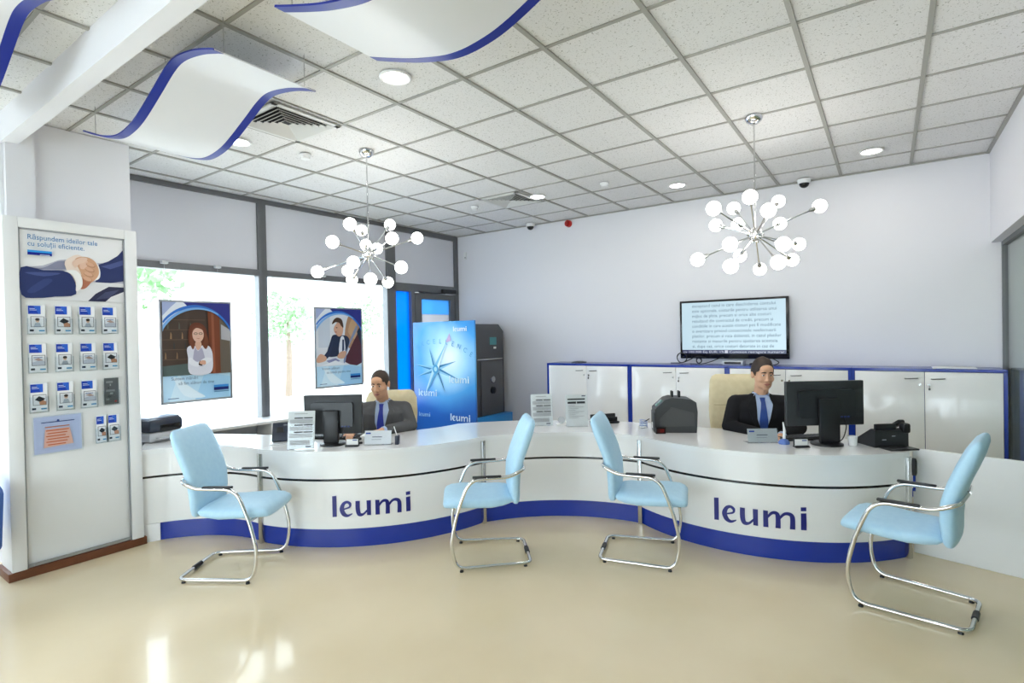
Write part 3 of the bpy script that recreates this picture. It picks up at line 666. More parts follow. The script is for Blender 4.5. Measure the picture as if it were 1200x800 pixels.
cx, cz = -.12, 1.2
def needle(ang, L, wb, c1, c2, r0_=.06):
    d = V((math.cos(ang), math.sin(ang), 0)); n = V((-d.y, d.x, 0)); o = V((cx, cz, 0)); t_ = o+d*L; b_ = o+d*r0_
    for s, c in ((1, c1), (-1, c2)): a.poly([(b_.x, b_.y), (b_.x+n.x*wb*s, b_.y+n.y*wb*s), (t_.x, t_.y)][::s], c)
for ang, L, wb in ((172, .4, .03), (17, .36, .03), (197, .36, .03), (-18, .42, .03), (112, .3, .028), (-62, .34, .028)): needle(math.radians(ang), L, wb, '#2f7fb8', '#8cc6ea')
needle(math.radians(60), .46, .045, '#7fc3e8', '#d6effc', 0); needle(math.radians(240), .42, .05, '#5aa9dd', '#b5def6', 0)
tp = (cx+.44*math.cos(math.radians(60)), cz+.44*math.sin(math.radians(60))); a.poly([(tp[0]-.04, tp[1]-.04), (tp[0]+.03, tp[1]+.08), (tp[0]+.05, tp[1]-.02)], '#cfb6e2')
a.ell(cx, cz, .05, .06, '#4aa2d8'); a.ell(cx, cz, .025, .03, '#a9dcf4')
for i, ch in enumerate('EXCELLENCE'):
    th = math.radians(111-6.0*i); R_ = 1.0; px, pz = -.08+R_*math.cos(th), .53+R_*math.sin(th)
    a.text(ch, 0, 0, .085, '#5ba8dc', 'CENTER', M2=Matrix.Translation((px, pz, 0)) @ Matrix.Rotation(th-PI/2, 4, 'Z'))
def logo_at(x, z, xh, col):
    for po in LOGO: a.poly([(x+p*xh, z+q*xh) for p, q in po], col); a.k -= 1
    a.k += 1
logo_at(.2, 1.68, .042, '#f4faff'); logo_at(-.42, .85, .062, '#bfe1fa'); logo_at(.12, .955+.08, .062, '#d8effc'); logo_at(-.42, .58, .038, '#9fcdf4'); logo_at(.13, .56, .062, '#d6edfc')
a.build('print', bz)

# ---------------------------------------------------------------- posters hanging in the windows
def hanging_poster(label, t0, z0, W_, H_, kind):
    o_ = wl(t0, z0, .1); t = thing('hanging_poster', label, 'poster', o_+WU*W_/2, 0, 'framed posters hanging in the windows'); L = V(o_+WU*W_/2)
    R = frame_m(V((0, 0, 0)), WU, (0, 0, 1)); R = Matrix.Translation(-WU*W_/2) @ R
    R = Matrix.Translation(WN*0) @ R
    fm = MB()
    for (x0, x1, y0, y1) in ((0, W_, 0, .022), (0, W_, H_-.022, H_), (0, .022, 0, H_), (W_-.022, W_, 0, H_)): fm.box(((x0+x1)/2, (y0+y1)/2, 0), (x1-x0, y1-y0, .02), .003, R)
    fm.build('frame', ALU, t)
    MB().box((W_/2, H_/2, 0), (W_-.03, H_-.03, .008), 0, R).build('sheet', ink('#b9dbee'), t)
    a = Art(R @ Matrix.Translation((0, 0, .0042)), .0005)
    x0, y0, x1, y1 = .022, .022, W_-.022, H_-.022; w_, h_ = x1-x0, y1-y0
    def S(p): return [(x0+a_*w_, y0+b_*h_) for a_, b_ in p]
    def poly(p, c, sm=0): a.poly(S(p), c, sm)
    # lower wash of pale blues
    poly([(0, 0), (1, 0), (1, .28), (0, .28)], '#c3e2f3'); poly([(.08, 0), (.5, 0), (.22, .28)], '#d9eef8'); poly([(.45, 0), (1, 0), (1, .22), (.6, .28)], '#a9d4ee'); poly([(.15, .25), (.45, .1), (.6, .02), (.3, .05)], '#e8f5fb', 4)
    if kind == 0:
        poly([(0, .26), (1, .26), (1, 1), (0, 1)], '#4a3a30')
        for k in range(5): poly([(.0, .42+.1*k), (.62, .42+.1*k), (.62, .425+.1*k), (0, .425+.1*k)], '#6b5544')
        for k in range(16): xx = .03+.04*(k % 12); zz = .43+.1*(k*7 % 4); poly([(xx, zz), (xx+.022, zz), (xx+.02, zz+.05), (xx+.008, zz+.07)], ('#8c6c4e', '#5a5d50', '#a07c58', '#3b3a38')[k % 4])
        poly([(0, .26), (.38, .26), (.38, .38), (0, .36)], '#52605c'); poly([(.68, .26), (.84, .26), (.84, .95), (.66, .95)], '#7c3f24'); poly([(.72, .26), (.76, .26), (.75, .95), (.71, .95)], '#96553a'); poly([(.84, .26), (1, .26), (1, .9), (.84, .95)], '#6a5f52'); poly([(.86, .62), (1, .6), (1, .72), (.86, .78)], '#b3b0b4')
        # woman with arms folded
        poly([(.36, .62), (.38, .74), (.44, .79), (.54, .79), (.62, .74), (.66, .62), (.7, .52), (.6, .5), (.5, .5), (.4, .53)], '#6a3622', 5)
        poly([(.38, .27), (.35, .44), (.34, .53), (.4, .56), (.5, .55), (.6, .56), (.68, .54), (.72, .44), (.68, .27)], '#e3e2ea', 5)
        poly([(.43, .36), (.45, .53), (.5, .5), (.56, .53), (.6, .36)], '#b4b0c4', 4); poly([(.46, .55), (.5, .51), (.55, .55), (.54, .6), (.47, .6)], '#dcae96', 4)
        a.ell(x0+.505*w_, y0+.67*h_, .085*w_, .078*h_, '#e2b8a2'); poly([(.41, .7), (.45, .76), (.56, .76), (.61, .68), (.57, .72), (.48, .74)], '#743d27', 4)
        poly([(.41, .7), (.38, .6), (.42, .52), (.45, .56), (.43, .62)], '#7b432c', 4); poly([(.6, .7), (.66, .6), (.62, .52), (.57, .56), (.6, .62)], '#7b432c', 4)
        for sx in (.468, .542): a.ell(x0+sx*w_, y0+.682*h_, .03*w_, .012*h_, '#2c2624'); a.ell(x0+sx*w_, y0+.682*h_, .023*w_, .008*h_, '#d3ab98')
        poly([(.47, .636), (.505, .626), (.54, .636), (.505, .632)], '#b35e58')
        poly([(.36, .38), (.48, .34), (.66, .38), (.7, .42), (.6, .43), (.48, .39), (.38, .44)], '#efeef3', 4); poly([(.5, .36), (.55, .35), (.56, .39), (.52, .4)], '#3a2a26', 4); poly([(.52, .37), (.6, .36), (.6, .4), (.53, .4)], '#d9a68c', 4)
    else:
        poly([(0, .26), (1, .26), (1, 1), (0, 1)], '#e4e6ea'); poly([(.05, .5), (.3, .5), (.3, .95), (.05, .95)], '#cfd6e0'); poly([(.62, .6), (.72, .92), (.95, .9), (1, .5), (.8, .45)], '#b58a68', 5); poly([(.7, .7), (.8, .88), (.9, .8), (.88, .6)], '#caa27c', 5)
        poly([(.62, .3), (.72, .46), (.9, .66), (1, .74), (1, .28)], '#5a3038', 3); poly([(.62, .3), (.7, .5), (.9, .72), (.88, .78), (.66, .48), (.58, .32)], '#8793b0', 3); poly([(.9, .7), (1, .8), (1, .5)], '#2c3348')
        poly([(.22, .4), (.3, .58), (.36, .66), (.52, .66), (.68, .64), (.72, .56), (.6, .42), (.42, .38)], '#2a3148', 4); poly([(.12, .36), (.26, .48), (.36, .6), (.3, .42), (.2, .35)], '#2f3650', 4); poly([(.48, .42), (.52, .62), (.6, .63), (.62, .44)], '#e8eaf0', 3); poly([(.55, .44), (.56, .6), (.6, .6), (.6, .46)], '#3c4660')
        poly([(.4, .78), (.38, .72), (.44, .66), (.5, .64), (.57, .68), (.58, .78), (.5, .84)], '#d6a58a', 5); poly([(.34, .8), (.38, .86), (.46, .89), (.56, .86), (.59, .76), (.54, .78), (.5, .82), (.42, .83)], '#4a3428', 5); a.ell(x0+.44*w_, y0+.757*h_, .018*w_, .006*h_, '#2b201c'); a.ell(x0+.42*w_, y0+.7*h_, .024*w_, .006*h_, '#a4604f')
        poly([(.0, .36), (.08, .42), (.2, .38), (.18, .33), (.02, .31)], '#d5a488', 4); poly([(.44, .38), (.52, .44), (.64, .44), (.6, .36), (.5, .35)], '#d5a488', 4); poly([(.2, .33), (.4, .36), (.5, .32), (.3, .28)], '#8e90b4', 0); poly([(.1, .27), (.4, .33), (.62, .27)], '#f2f3f6')
    # arch of blue swooshes at the top
    def arch(r0_, r1_, c, a0=20, a1=160): 
        N = 24; P1 = [(.5+.62*r1_*math.cos(math.radians(a0+(a1-a0)*k/N)), .52+.5*r1_*math.sin(math.radians(a0+(a1-a0)*k/N))) for k in range(N+1)]; P0 = [(.48+.62*r0_*math.cos(math.radians(a0+(a1-a0)*k/N)), .52+.5*r0_*math.sin(math.radians(a0+(a1-a0)*k/N))) for k in range(N+1)]
        q = [(max(0, min(1, x_)), max(0, min(1, y_))) for x_, y_ in P1+P0[::-1]]; poly(q, c)
    arcp = [(.5+.6*math.cos(math.radians(25+130*k/24)), .5+.455*math.sin(math.radians(25+130*k/24))) for k in range(25)]
    poly([(1, 1), (1, .72)]+[(min(1, max(0, p)), q) for p, q in arcp]+[(0, .72), (0, 1)], '#e9edf5')
    arcs = lambda rx, ry, c0, a0, a1: [(min(1, max(0, c0+rx*math.cos(math.radians(a0+(a1-a0)*k/24)))), min(1, .5+ry*math.sin(math.radians(a0+(a1-a0)*k/24)))) for k in range(25)]
    poly([(1, 1), (1, .78)]+arcs(.62, .47, .46, 25, 100)+[(.3, 1)], '#2a2f86'); poly(arcs(.62, .475, .47, 22, 140)+arcs(.6, .445, .47, 22, 140)[::-1], '#2f74d0'); poly(arcs(.62, .45, .5, 60, 165)+arcs(.6, .43, .52, 60, 165)[::-1], '#7fb4e8'); poly([(0, 1), (0, .86), (.12, .95), (.2, 1)], '#a9b4d8')
    ln = (('Suntem mândri', 'să fim alături de tine') if kind == 0 else ('Venim alături', 'cu soluții pentru tine'))
    a.text(ln[0], x0+.1*w_, y0+.215*h_, .045, '#56708c', width=.38*w_); a.text(ln[1], x0+.2*w_, y0+.165*h_, .045, '#56708c', width=.52*w_)
    a.rect(x0+.72*w_, y0+.115*h_, x0+.95*w_, y0+.14*h_, '#3d8fd4'); a.rect(x0+.72*w_, y0+.085*h_, x0+.95*w_, y0+.115*h_, '#16266e'); a.rect(x0+.72*w_, y0+.065*h_, x0+.95*w_, y0+.072*h_, '#4c7fae'); a.rect(x0+.05*w_, y0+.03*h_, x0+.2*w_, y0+.037*h_, '#46648c')
    a.build('print', t)
    for xx in (.09*W_ if kind == 0 else .2*W_, .82*W_):
        p = R @ V((xx, H_, 0)); q = p.copy(); q.z = 2.4-z0
        MB().tube([p, q], .0022, 6).build('hanging_wire', ALU, t)
        MB().box(tuple(q+V((0, 0, .015))), (.05, .06, .03), .004).build('hook', SILVERP, t)
    return t
hanging_poster('framed poster of a woman with folded arms, hanging in the window by the brochure display', .27, .985, .70, 1.055, 0)
hanging_poster('framed poster of a man writing, hanging in the window behind the man in grey', 1.975, .99, .72, 1.03, 1)

# ---------------------------------------------------------------- chandeliers
def chandelier(label, base, hub_z, offs, depth):
    t = thing('chandelier', label, 'chandelier', base, 0, 'chrome chandeliers with glowing globes'); hz = hub_z-base[2]
    MB().lathe([(.0, -.055), (.03, -.053), (.055, -.035), (.066, -.012), (.068, 0), (0, 0)]).build('canopy', CHROME, t)
    MB().cyl((0, 0, -.05), (0, 0, hz+.03), .006, None, 10).build('rod', CHROME, t)
    h = MB(); h.sphere((0, 0, hz), .052, 20)
    for k in range(26):
        z = 1-2*(k+.5)/26; q = math.sqrt(1-z*z); an = k*2.4; h.cyl(V((0, 0, hz))+V((q*math.cos(an), q*math.sin(an), z))*.045, V((0, 0, hz))+V((q*math.cos(an), q*math.sin(an), z))*.064, .009, .006, 8)
    h.build('hub', CHROME, t)
    R_ = .5; vd = (V((base[0], base[1], hub_z))-EYE).normalized()
    for dx, dy, sg in offs:
        X, Y = dx*depth/FPX, -dy*depth/FPX; X, Y = (X*(1+sg*.075), Y*(1+sg*.075)); d2 = X*X+Y*Y; Rr = max(R_*(.86 if sg == 0 else 1), math.sqrt(d2)+.002); Zd = sg*math.sqrt(max(0, min(Rr*Rr-d2, .16)))
        v = RT*X+UP*Y+vd*Zd*.9; d = v.normalized(); c = V((0, 0, hz))
        ar = MB().tube([c+d*.05, c+v-d*.075], .0055, 8).build('arm', CHROME, t)
        MB().cyl(c+v-d*.085, c+v-d*.04, .013, .022, 12).build('socket', CHROME, ar)
        MB().sphere(c+v, .051, 20).build('globe', GLOBE, ar)
hub1 = (345, 590); g1 = [(247, 432, -1), (308, 465, 1), (455, 437, 1), (467, 507, -1), (598, 505, 0), (155, 525, -1), (388, 560, 1), (265, 632, -1), (235, 675, 1), (67, 685, -1), (515, 658, -1), (355, 720, -1), (445, 735, 1), (258, 722, 1), (330, 540, 1)]
hub2 = (343, 585); g2 = [(318, 412, -1), (150, 463, -1), (243, 463, 1), (402, 473, -1), (448, 432, 1), (637, 453, 0), (162, 541, 1), (263, 535, 1), (455, 533, 1), (227, 628, -1), (470, 627, -1), (540, 627, 1), (78, 698, 0), (272, 680, 1), (230, 728, -1), (363, 742, 1), (447, 710, -1), (510, 698, 1)]
chandelier('chrome chandelier with glowing globes hanging in front of the windows', (-3.72, 3.148, CEIL), 2.347, [((a_-hub1[0])/4.445, (b_-hub1[1])/4.445, s) for a_, b_, s in g1], 4.7)
chandelier('chrome chandelier with glowing globes hanging near the television', (-.826, 4.462, CEIL), 2.347, [((a_-hub2[0])/3.9, (b_-hub2[1])/3.9, s) for a_, b_, s in g2], 4.115)

# ---------------------------------------------------------------- ceiling fittings
DL = [(-2.52, 2.375, 'beside the blue edged sail over the middle of the room'), (-.11, 5.99, 'between the chandelier near the television and the glass wall'), (-3.375, 5.4, 'beside the small air vent near the back wall'), (-1.905, 5.98, 'nearest the television'), (-4.36, 2.36, 'beside the large air vent'),
      (-3.6, -.6, 'added out of view as fill'), (-1.6, -.6, 'added out of view as fill'), (-.2, .8, 'added out of view as fill'), (-3.6, -2.4, 'added out of view as fill'), (-1.6, -2.4, 'added out of view as fill'), (-.2, -1.6, 'added out of view as fill'), (2.0, 5.2, 'added to brighten the side room'), (2.0, 2.6, 'added to brighten the side room'), (1.6, 6.0, 'added to brighten the side room'), (2.4, 4.0, 'added to brighten the side room')]  # invented lamps: fill for the room, extra light beyond the glass
for x, y, l in DL[:5]+DL[5:]:
    t = thing('ceiling_light', f'round recessed ceiling light {l}', 'ceiling light', (x, y, CEIL-.006), 0, 'round recessed ceiling lights')
    MB().lathe([(.074, 0), (.078, -.004), (.094, -.006), (.1, 0), (.1, .004), (.074, .004)]).build('ring', WHITEM, t)
    MB().lathe([(0, -.001), (.074, -.001), (.074, .003), (0, .003)]).build('lens', LAMP, t)
def vent(label, x, y, s):
    t = thing('air_vent', label, 'vent', (x, y, CEIL-.005), 0, 'square ceiling air vents')
    f = MB()
    for k in range(4):
        R = Matrix.Rotation(PI/2*k, 4, 'Z'); f.box((0, s-.02, -.004), (2*s, .04, .012), .002, R)
    f.build('frame', mat('vent_white', '#d9d9d6', .4), t)
    b = MB(); b.box((0, 0, .006), (2*s-.06, 2*s-.06, .004)); b.build('backing', mat('vent_dark', '#2a2c2e', .8), t)
    for q in range(6):
        h = (s-.05)*(1-q/6.3); lv = MB()
        for k in range(4):
            R = Matrix.Rotation(PI/2*k, 4, 'Z'); T = R @ Matrix.Translation((0, h, -.004)) @ Matrix.Rotation(math.radians(-32), 4, 'X'); lv.box((0, 0, 0), (2*h, .034, .003), 0, T)
        lv.build('louvre', mat('vent_grey', '#d6d6d3', .4), t)
vent('large square ceiling air vent beside the white sail', -3.7, 2.38, .275); vent('square ceiling air vent near the back wall', -3.71, 5.33, .275)
def detector(name, label, cat, x, y, r, dome=False):
    t = thing(name, label, cat, (x, y, CEIL-.006))
    if dome:
        MB().lathe([(0, 0), (r, 0), (r, -.03), (r*.85, -.045), (0, -.045)]).build('base', WHITEM, t); MB().sphere((0, 0, -.045), (r*.78, r*.78, r*.75), 20).build('lens_dome', DOME, t)
    else:
        MB().lathe([(0, 0), (r, 0), (r, -.015), (r*.8, -.02), (r*.75, -.04), (r*.4, -.046), (0, -.046)]).build('body', WHITEM, t)
detector('smoke_detector', 'white smoke detector on the ceiling near the back wall', 'smoke detector', -2.5, 5.37, .05)
detector('smoke_detector', 'white smoke detector on the ceiling between the large vent and the chandelier', 'smoke detector', -4.2, 2.87, .05)
detector('smoke_detector', 'white flat detector on the ceiling before the corner by the door', 'smoke detector', -4.25, 5.3, .05)
detector('security_camera', 'dark dome security camera above the television side of the back wall', 'camera', -.73, 6.62, .065, True)
detector('security_camera', 'dark dome security camera over the cash machine side of the back wall', 'camera', -4.27, 6.62, .065, True)
sd = thing('alarm_sounder', 'small red round alarm sounder high on the back wall', 'alarm', (-3.7, YB, 3.185)); MB().cyl((0, 0, 0), (0, -.05, 0), .05, .045, 20).build('body', REDP, sd); MB().cyl((0, -.05, 0), (0, -.075, 0), .032, .022, 18).build('horn', mat('dark_red', '#8d1612', .35), sd)
hk = thing('thermostat', 'small white wall sensor high beside the grey door frame', 'sensor', (-5.62, YB-.01, 2.92)); MB().box((0, 0, 0), (.05, .02, .12), .006).build('body', WHITEM, hk); MB().box((.01, -.012, -.03), (.02, .01, .02), .002).build('button', ALU, hk)

# ---------------------------------------------------------------- ceiling sails
PROF = [(-2.727, 3.06), (-2.80, 3.085), (-2.95, 3.125), (-3.135, 3.15), (-3.26, 3.128), (-3.428, 3.054), (-3.644, 2.963), (-3.796, 2.925), (-3.967, 2.918), (-4.175, 2.962), (-4.36, 3.02), (-4.52, 3.076)]
def sail(label, dx, y0, y1):
    t = thing('ceiling_sail', label, 'ceiling panel', (-3.62+dx, (y0+y1)/2, CEIL), 0, 'wavy white ceiling sails'); hy = (y1-y0)/2
    P = catmull([V((x+3.62, 0, z-CEIL)) for x, z in PROF], 6)
    def sheet(ya, yb, th, lift=0):
        R = []
        for i, p in enumerate(P):
            tt = (P[min(i+1, len(P)-1)]-P[max(i-1, 0)]).normalized(); n = V((tt.z, 0, -tt.x)); n = n if n.z < 0 else -n
            a_ = p+n*(th/2+lift); b_ = p-n*(th/2+lift); R.append([V((a_.x, ya, a_.z)), V((a_.x, yb, a_.z)), V((b_.x, yb, b_.z)), V((b_.x, ya, b_.z))])
        return MB().loft(R)
    sheet(-hy+.004, hy-.004, .006).build('panel', mat('white_sail', '#e9e9ec', .42), t)
    for ya, yb in ((-hy, -hy+.05), (hy-.05, hy)): sheet(ya, yb, .0075, .0008).build('edge_band', BAND, t, 'royal blue edge band')
    for i in (2, len(P)//2-4, len(P)-3):
        for s in (-1, 1):
            p = P[i]; MB().tube([V((p.x, s*(hy-.06), p.z)), V((p.x, s*(hy-.06), .0))], .003, 6).build('hanger', STEEL, t)
sail('wavy white ceiling sail with blue edges above the brochure display', 0, 1.36, 1.94); sail('wavy white ceiling sail with blue edges cut by the top of the view', 2.33, 1.36, 1.94); sail('wavy white ceiling sail beyond the beam, only its blue edge in view', -.1, .2, .785)

# ---------------------------------------------------------------- office chairs behind the desks
def office_chair(label, loc, rz, top):
    t = thing('office_chair', label, 'chair', loc, rz, 'cream office chairs')
    # faces -y
    zs = [.56, .57, .6, .7, .85, 1.0, top-.06, top-.02, top]; path = []; wd = []; th = []; nn = []
    for i, z in enumerate(zs):
        path.append((0, .23+.1*(z-.56), z)); nn.append((0, 1, 0)); wd.append((.36, .42, .46, .5, .52, .51, .49, .45, .38)[i]); th.append((.02, .06, .09, .11, .11, .1, .09, .06, .02)[i])
    bk = MB().loft(pad_loft(path, wd, th, nn, 4)).build('backrest', CREAM, t, angle=60)
    zz = .56+(top-.56)*.55; MB().box((0, .23+.1*(zz-.56)-.052, zz), (.44, .006, .006), .002).build('seam', mat('cream_seam', '#c2b184', .6), bk)
    ys = [-.27, -.265, -.24, -.1, .1, .2, .23, .24]; MB().loft(pad_loft([(0, y, .465) for y in ys], (.36, .44, .48, .52, .52, .5, .46, .38), (.02, .06, .09, .1, .1, .09, .06, .02), [(0, 0, 1)]*8, 4)).build('seat', CREAM, t, angle=60)
    for s in (-1, 1): MB().tube(fillet([(s*.27, .2, .5), (s*.3, .18, .66), (s*.3, -.12, .67), (s*.28, -.15, .5), (s*.2, -.1, .42)], .05, 4), .018, 8).build('armrest', BLACK, t)
    MB().cyl((0, 0, .1), (0, 0, .42), .03, None, 14).build('column', CHROME, t)
    for k in range(5):
        an = 2*PI*k/5+.3; d = V((math.cos(an), math.sin(an), 0)); l = MB().tube([d*.02+V((0, 0, .11)), d*.29+V((0, 0, .085))], [.03, .018], 8).build('leg', CHROME, t)
        MB().cyl(d*.29+V((-d.y, d.x, 0))*.02+V((0, 0, .03)), d*.29-V((-d.y, d.x, 0))*.02+V((0, 0, .03)), .03, None, 14).build('caster', BLACK, l)
    return t

# ---------------------------------------------------------------- people
def remesh(mb, name, mat_, parent, voxel, smooth=4, factor=.5):
    me = mb.mesh(name, mat_); o = bpy.data.objects.new(name, me); COL.objects.link(o)
    md = o.modifiers.new('r', 'REMESH'); md.mode = 'VOXEL'; md.voxel_size = voxel
    if smooth: sm = o.modifiers.new('s', 'SMOOTH'); sm.iterations = smooth; sm.factor = factor
    nm = bpy.data.meshes.new_from_object(o.evaluated_get(bpy.context.evaluated_depsgraph_get())); nm.name = name
    o.modifiers.clear(); o.data = nm; bpy.data.meshes.remove(me)
    if not nm.materials: nm.materials.append(mat_)
    for p in nm.polygons: p.use_smooth = True
    if parent: o.parent = parent
    return o
def bvh(o):
    return BVHTree.FromPolygons([v.co.copy() for v in o.data.vertices], [list(p.vertices) for p in o.data.polygons])
def drape(tree, outline, lift, m, name, parent, step=.01, back=.012, label=None, org=None, dirn=V((0, 1, 0))):
    """lay a flat pattern (x, z outline) over the front of a garment"""
    bm = bmesh.new(); vs = [bm.verts.new((x, 0, z)) for x, z in outline]; bm.faces.new(vs)
    bmesh.ops.triangulate(bm, faces=bm.faces[:])
    for _ in range(5):
        es = [e for e in bm.edges if e.calc_length() > step]
        if not es: break
        bmesh.ops.subdivide_edges(bm, edges=es, cuts=1); bmesh.ops.triangulate(bm, faces=[f for f in bm.faces if len(f.verts) > 3])
    bm.verts.ensure_lookup_table(); bm.verts.index_update(); P = []
    for v in bm.verts:
        h = tree.ray_cast(V((v.co.x, -1.0, v.co.z)), V((0, 1, 0))); P.append(V((v.co.x, (h[0].y if h[0] is not None else -.08)-lift, v.co.z)))
    n = len(P); fs = [[v.index for v in f.verts] for f in bm.faces]; edges = [(e.verts[0].index, e.verts[1].index) for e in bm.edges if len(e.link_faces) == 1]; bm.free()
    mb = MB(); mb.add(P+[p+V((0, back, 0)) for p in P], fs+[[i+n for i in f[::-1]] for f in fs]+[[a_, b_, b_+n, a_+n] for a_, b_ in edges]); return mb.build(name, m, parent, label, angle=70)
def hand(mb, wrist, d, pn, side, curl):
    """wrist point, pointing direction, palm normal (down), side = +1 thumb on +(d x pn)"""
    d = V(d).normalized(); pn = (V(pn)-d*V(pn).dot(d)).normalized(); s = d.cross(pn)*side
    w_ = V(wrist)
    mb.capsule(w_-d*.03, w_+d*.02, .027, .028); 
    for k in range(4):
        o = (-.0255+.017*k); kn = w_+d*(.088-.004*abs(k-1.4))-s*o; mb.capsule(w_+d*.02-s*o*.75, kn, .0155, .0115)
        L = (.042, .047, .044, .034)[k]; p = kn; ang = 0
        for seg in range(3):
            ang += curl*(.5 if seg == 0 else .85); dd_ = d*math.cos(ang)+pn*math.sin(ang); q = p+dd_*L*(1, .65, .5)[seg]; mb.capsule(p, q, .0098-.0009*seg, .0092-.0009*seg, 10); p = q
    b_ = w_+d*.025+s*.022; t1 = b_+(d*.6+s*.75+pn*.25).normalized()*.042; t2 = t1+(d*.9+s*.25+pn*.3).normalized()*.032; t3 = t2+(d+pn*.3).normalized()*.024
    mb.capsule(b_, t1, .0165, .0125); mb.capsule(t1, t2, .0118, .0102, 10); mb.capsule(t2, t3, .0102, .008, 10)
def person(label, loc, rz, sc, suit, shirtc, tiec, hairc, skin, hyaw, hpitch, hroll, arms, hairstyle, lean):
    t = thing('person', label, 'person', loc, rz, None, sc)
    SK = mat('skin_'+hairc[1:], skin, .5, spec=.35); SU = mottled('suit_'+suit[1:], suit, suit, 90, .85, bump=.08, spec=.2); HA = mat('hair_'+hairc[1:], hairc, .6, bump=.6, bscale=160); SH = mat('shirt_'+shirtc[1:], shirtc, .7); TI = mat('tie_'+tiec[1:], tiec, .4)
    NB = V((0, .0+lean*.0, 1.03)); HC = V((0, -.03, 1.205))
    HM = Matrix.Translation(NB) @ Euler((hpitch, hroll, hyaw), 'XYZ').to_matrix().to_4x4() @ Matrix.Translation(HC-NB)
    b = MB()
    def hp(x, y, z): return HM @ V((x, y, z))
    def he(c, r): b.sphere(c, r, 20, None, HM)
    he((0, .016, .04), (.081, .097, .087)); he((0, -.02, -.02), (.071, .079, .092)); he((0, -.03, -.068), (.062, .06, .05)); he((0, -.064, -.098), (.03, .024, .022))
    for s in (-1, 1):
        he((s*.038, -.062, -.022), (.03, .03, .03)); he((s*.044, -.02, -.068), (.02, .036, .03)); he((s*.083, .012, .0), (.011, .02, .031)); he((s*.086, .018, .012), (.009, .017, .018)); he((s*.013, -.098, -.031), (.01, .011, .008)); he((s*.028, -.083, .037), (.026, .013, .01))
    he((0, -.1, -.028), (.013, .016, .011)); b.capsule(hp(0, -.088, .025), hp(0, -.104, -.022), .011, .011); he((0, -.088, -.064), (.024, .012, .012)); he((0, -.07, .06), (.055, .03, .04))
    b.capsule(NB+V((0, .02, -.04)), hp(0, .012, -.06), .06, .056)
    # hidden body under the clothes
    b.capsule((0, .02, .56), (0, .01, .9), .09, .1)
    b.capsule((0, .01, .9), NB+V((0, .01, -.03)), .1, .06)
    j = MB(); rings = []
    for z, rx, ry, yc in ((.47, .2, .135, .03), (.52, .205, .14, .025), (.62, .198, .135, .012), (.74, .202, .13, 0), (.84, .212, .128, -.005), (.92, .212, .118, -.002), (.97, .19, .1, .006), (1.0, .14, .082, .014), (1.025, .095, .07, .018), (1.04, .075, .062, .018)):
        rings.append([V((a_, yc+b_, z)) for a_, b_ in superell(rx, ry, 30, 2.5)])
    j.loft(rings); tm = MB(); tm.loft(rings); tm.capsule((-.1, .012, .965), (-.2, .012, .952), .066, .072); tm.capsule((.1, .012, .965), (.2, .012, .952), .066, .072); tors = remesh(tm, 'torso_form', SU, None, .008, 5); tree = bvh(tors); bpy.data.objects.remove(tors)
    shirt_cuffs = []
    for side, el, wr, hd, curl in arms:
        sh = V((side*.2, .012, .952)); el = V(el); wr = V(wr)
        j.capsule(sh, el, .074, .06); j.capsule(el, wr, .06, .043); j.capsule((side*.1, .012, .965), sh, .066, .072)
        b.capsule(sh, el, .05, .042); d = (wr-el).normalized(); b.capsule(el, wr+d*.03, .042, .028); b.capsule((0, .01, .93), sh, .06, .05)
        hand(b, wr+d*.045, hd, (0, 0, -1), 1 if side > 0 else -1, curl); shirt_cuffs.append((wr, d))
    tr = MB()
    for s in (-1, 1):
        hip, kn, an = V((s*.095, .0, .525)), V((s*.12, -.40, .53)), V((s*.12, -.36, .1)); tr.capsule(hip, kn, .09, .066); tr.capsule(kn, an, .064, .05); b.capsule(hip, kn, .06, .05); b.capsule(kn, V((an.x, an.y, .06)), .045, .035); b.capsule(V((an.x, an.y, .05)), V((an.x, an.y-.15, .035)), .032, .025)
    tr.capsule((-.09, .02, .54), (.09, .02, .54), .105, .105)
    body = remesh(b, 'body', SK, t, .0048, 3); jk = remesh(j, 'jacket', SU, t, .008, 5); remesh(tr, 'trousers', SU, t, .01, 4)
    for s in (-1, 1):
        so = MB(); P = [(.1, .03), (.06, .042), (-.04, .046), (-.13, .048), (-.19, .036), (-.21, .012)]
        so.loft([[V((s*.12+a_, -.33+y, max(.002, .03+c_))) for a_, c_ in superell(w_, .03+(.03 if y > -.03 else .008), 16, 2.6)] for y, w_ in P]); so.build('shoe', BLACKG, t)
    # shirt front, tie, lapels, collar
    drape(tree, [(-.05, 1.03), (.05, 1.03), (.078, .96), (.05, .84), (.008, .7), (-.008, .7), (-.05, .84), (-.078, .96)], .004, SH, 'shirt', t)
    drape(tree, [(-.018, 1.0), (.018, 1.0), (.014, .972), (.034, .82), (.03, .72), (0, .69), (-.03, .72), (-.034, .82), (-.014, .972)], .009, TI, 'tie', t); drape(tree, [(-.022, 1.012), (.022, 1.012), (.015, .972), (-.015, .972)], .015, TI, 'tie_knot', t)
    for s in (-1, 1):
        drape(tree, [(s*.052, 1.035), (s*.088, 1.0), (s*.128, .935), (s*.098, .925), (s*.112, .895), (s*.04, .72), (s*.006, .685), (s*.05, .84), (s*.08, .95)][::s], .013, SU, 'lapel', t, label='notched jacket lapel')
        drape(tree, [(s*.006, 1.008), (s*.05, 1.052), (s*.066, 1.02), (s*.05, .965)][::s], .011, SH, 'shirt_collar', t)
    cr = MB(); cr.loft([[NB+V((a_, .02+b_*1.05, z)) for a_, b_ in superell(.066+q, .064+q, 24, 2.1)] for z, q in ((-.02, .006), (.012, .002), (.02, -.002))], caps=False); cr.build('collar_band', SH, t)
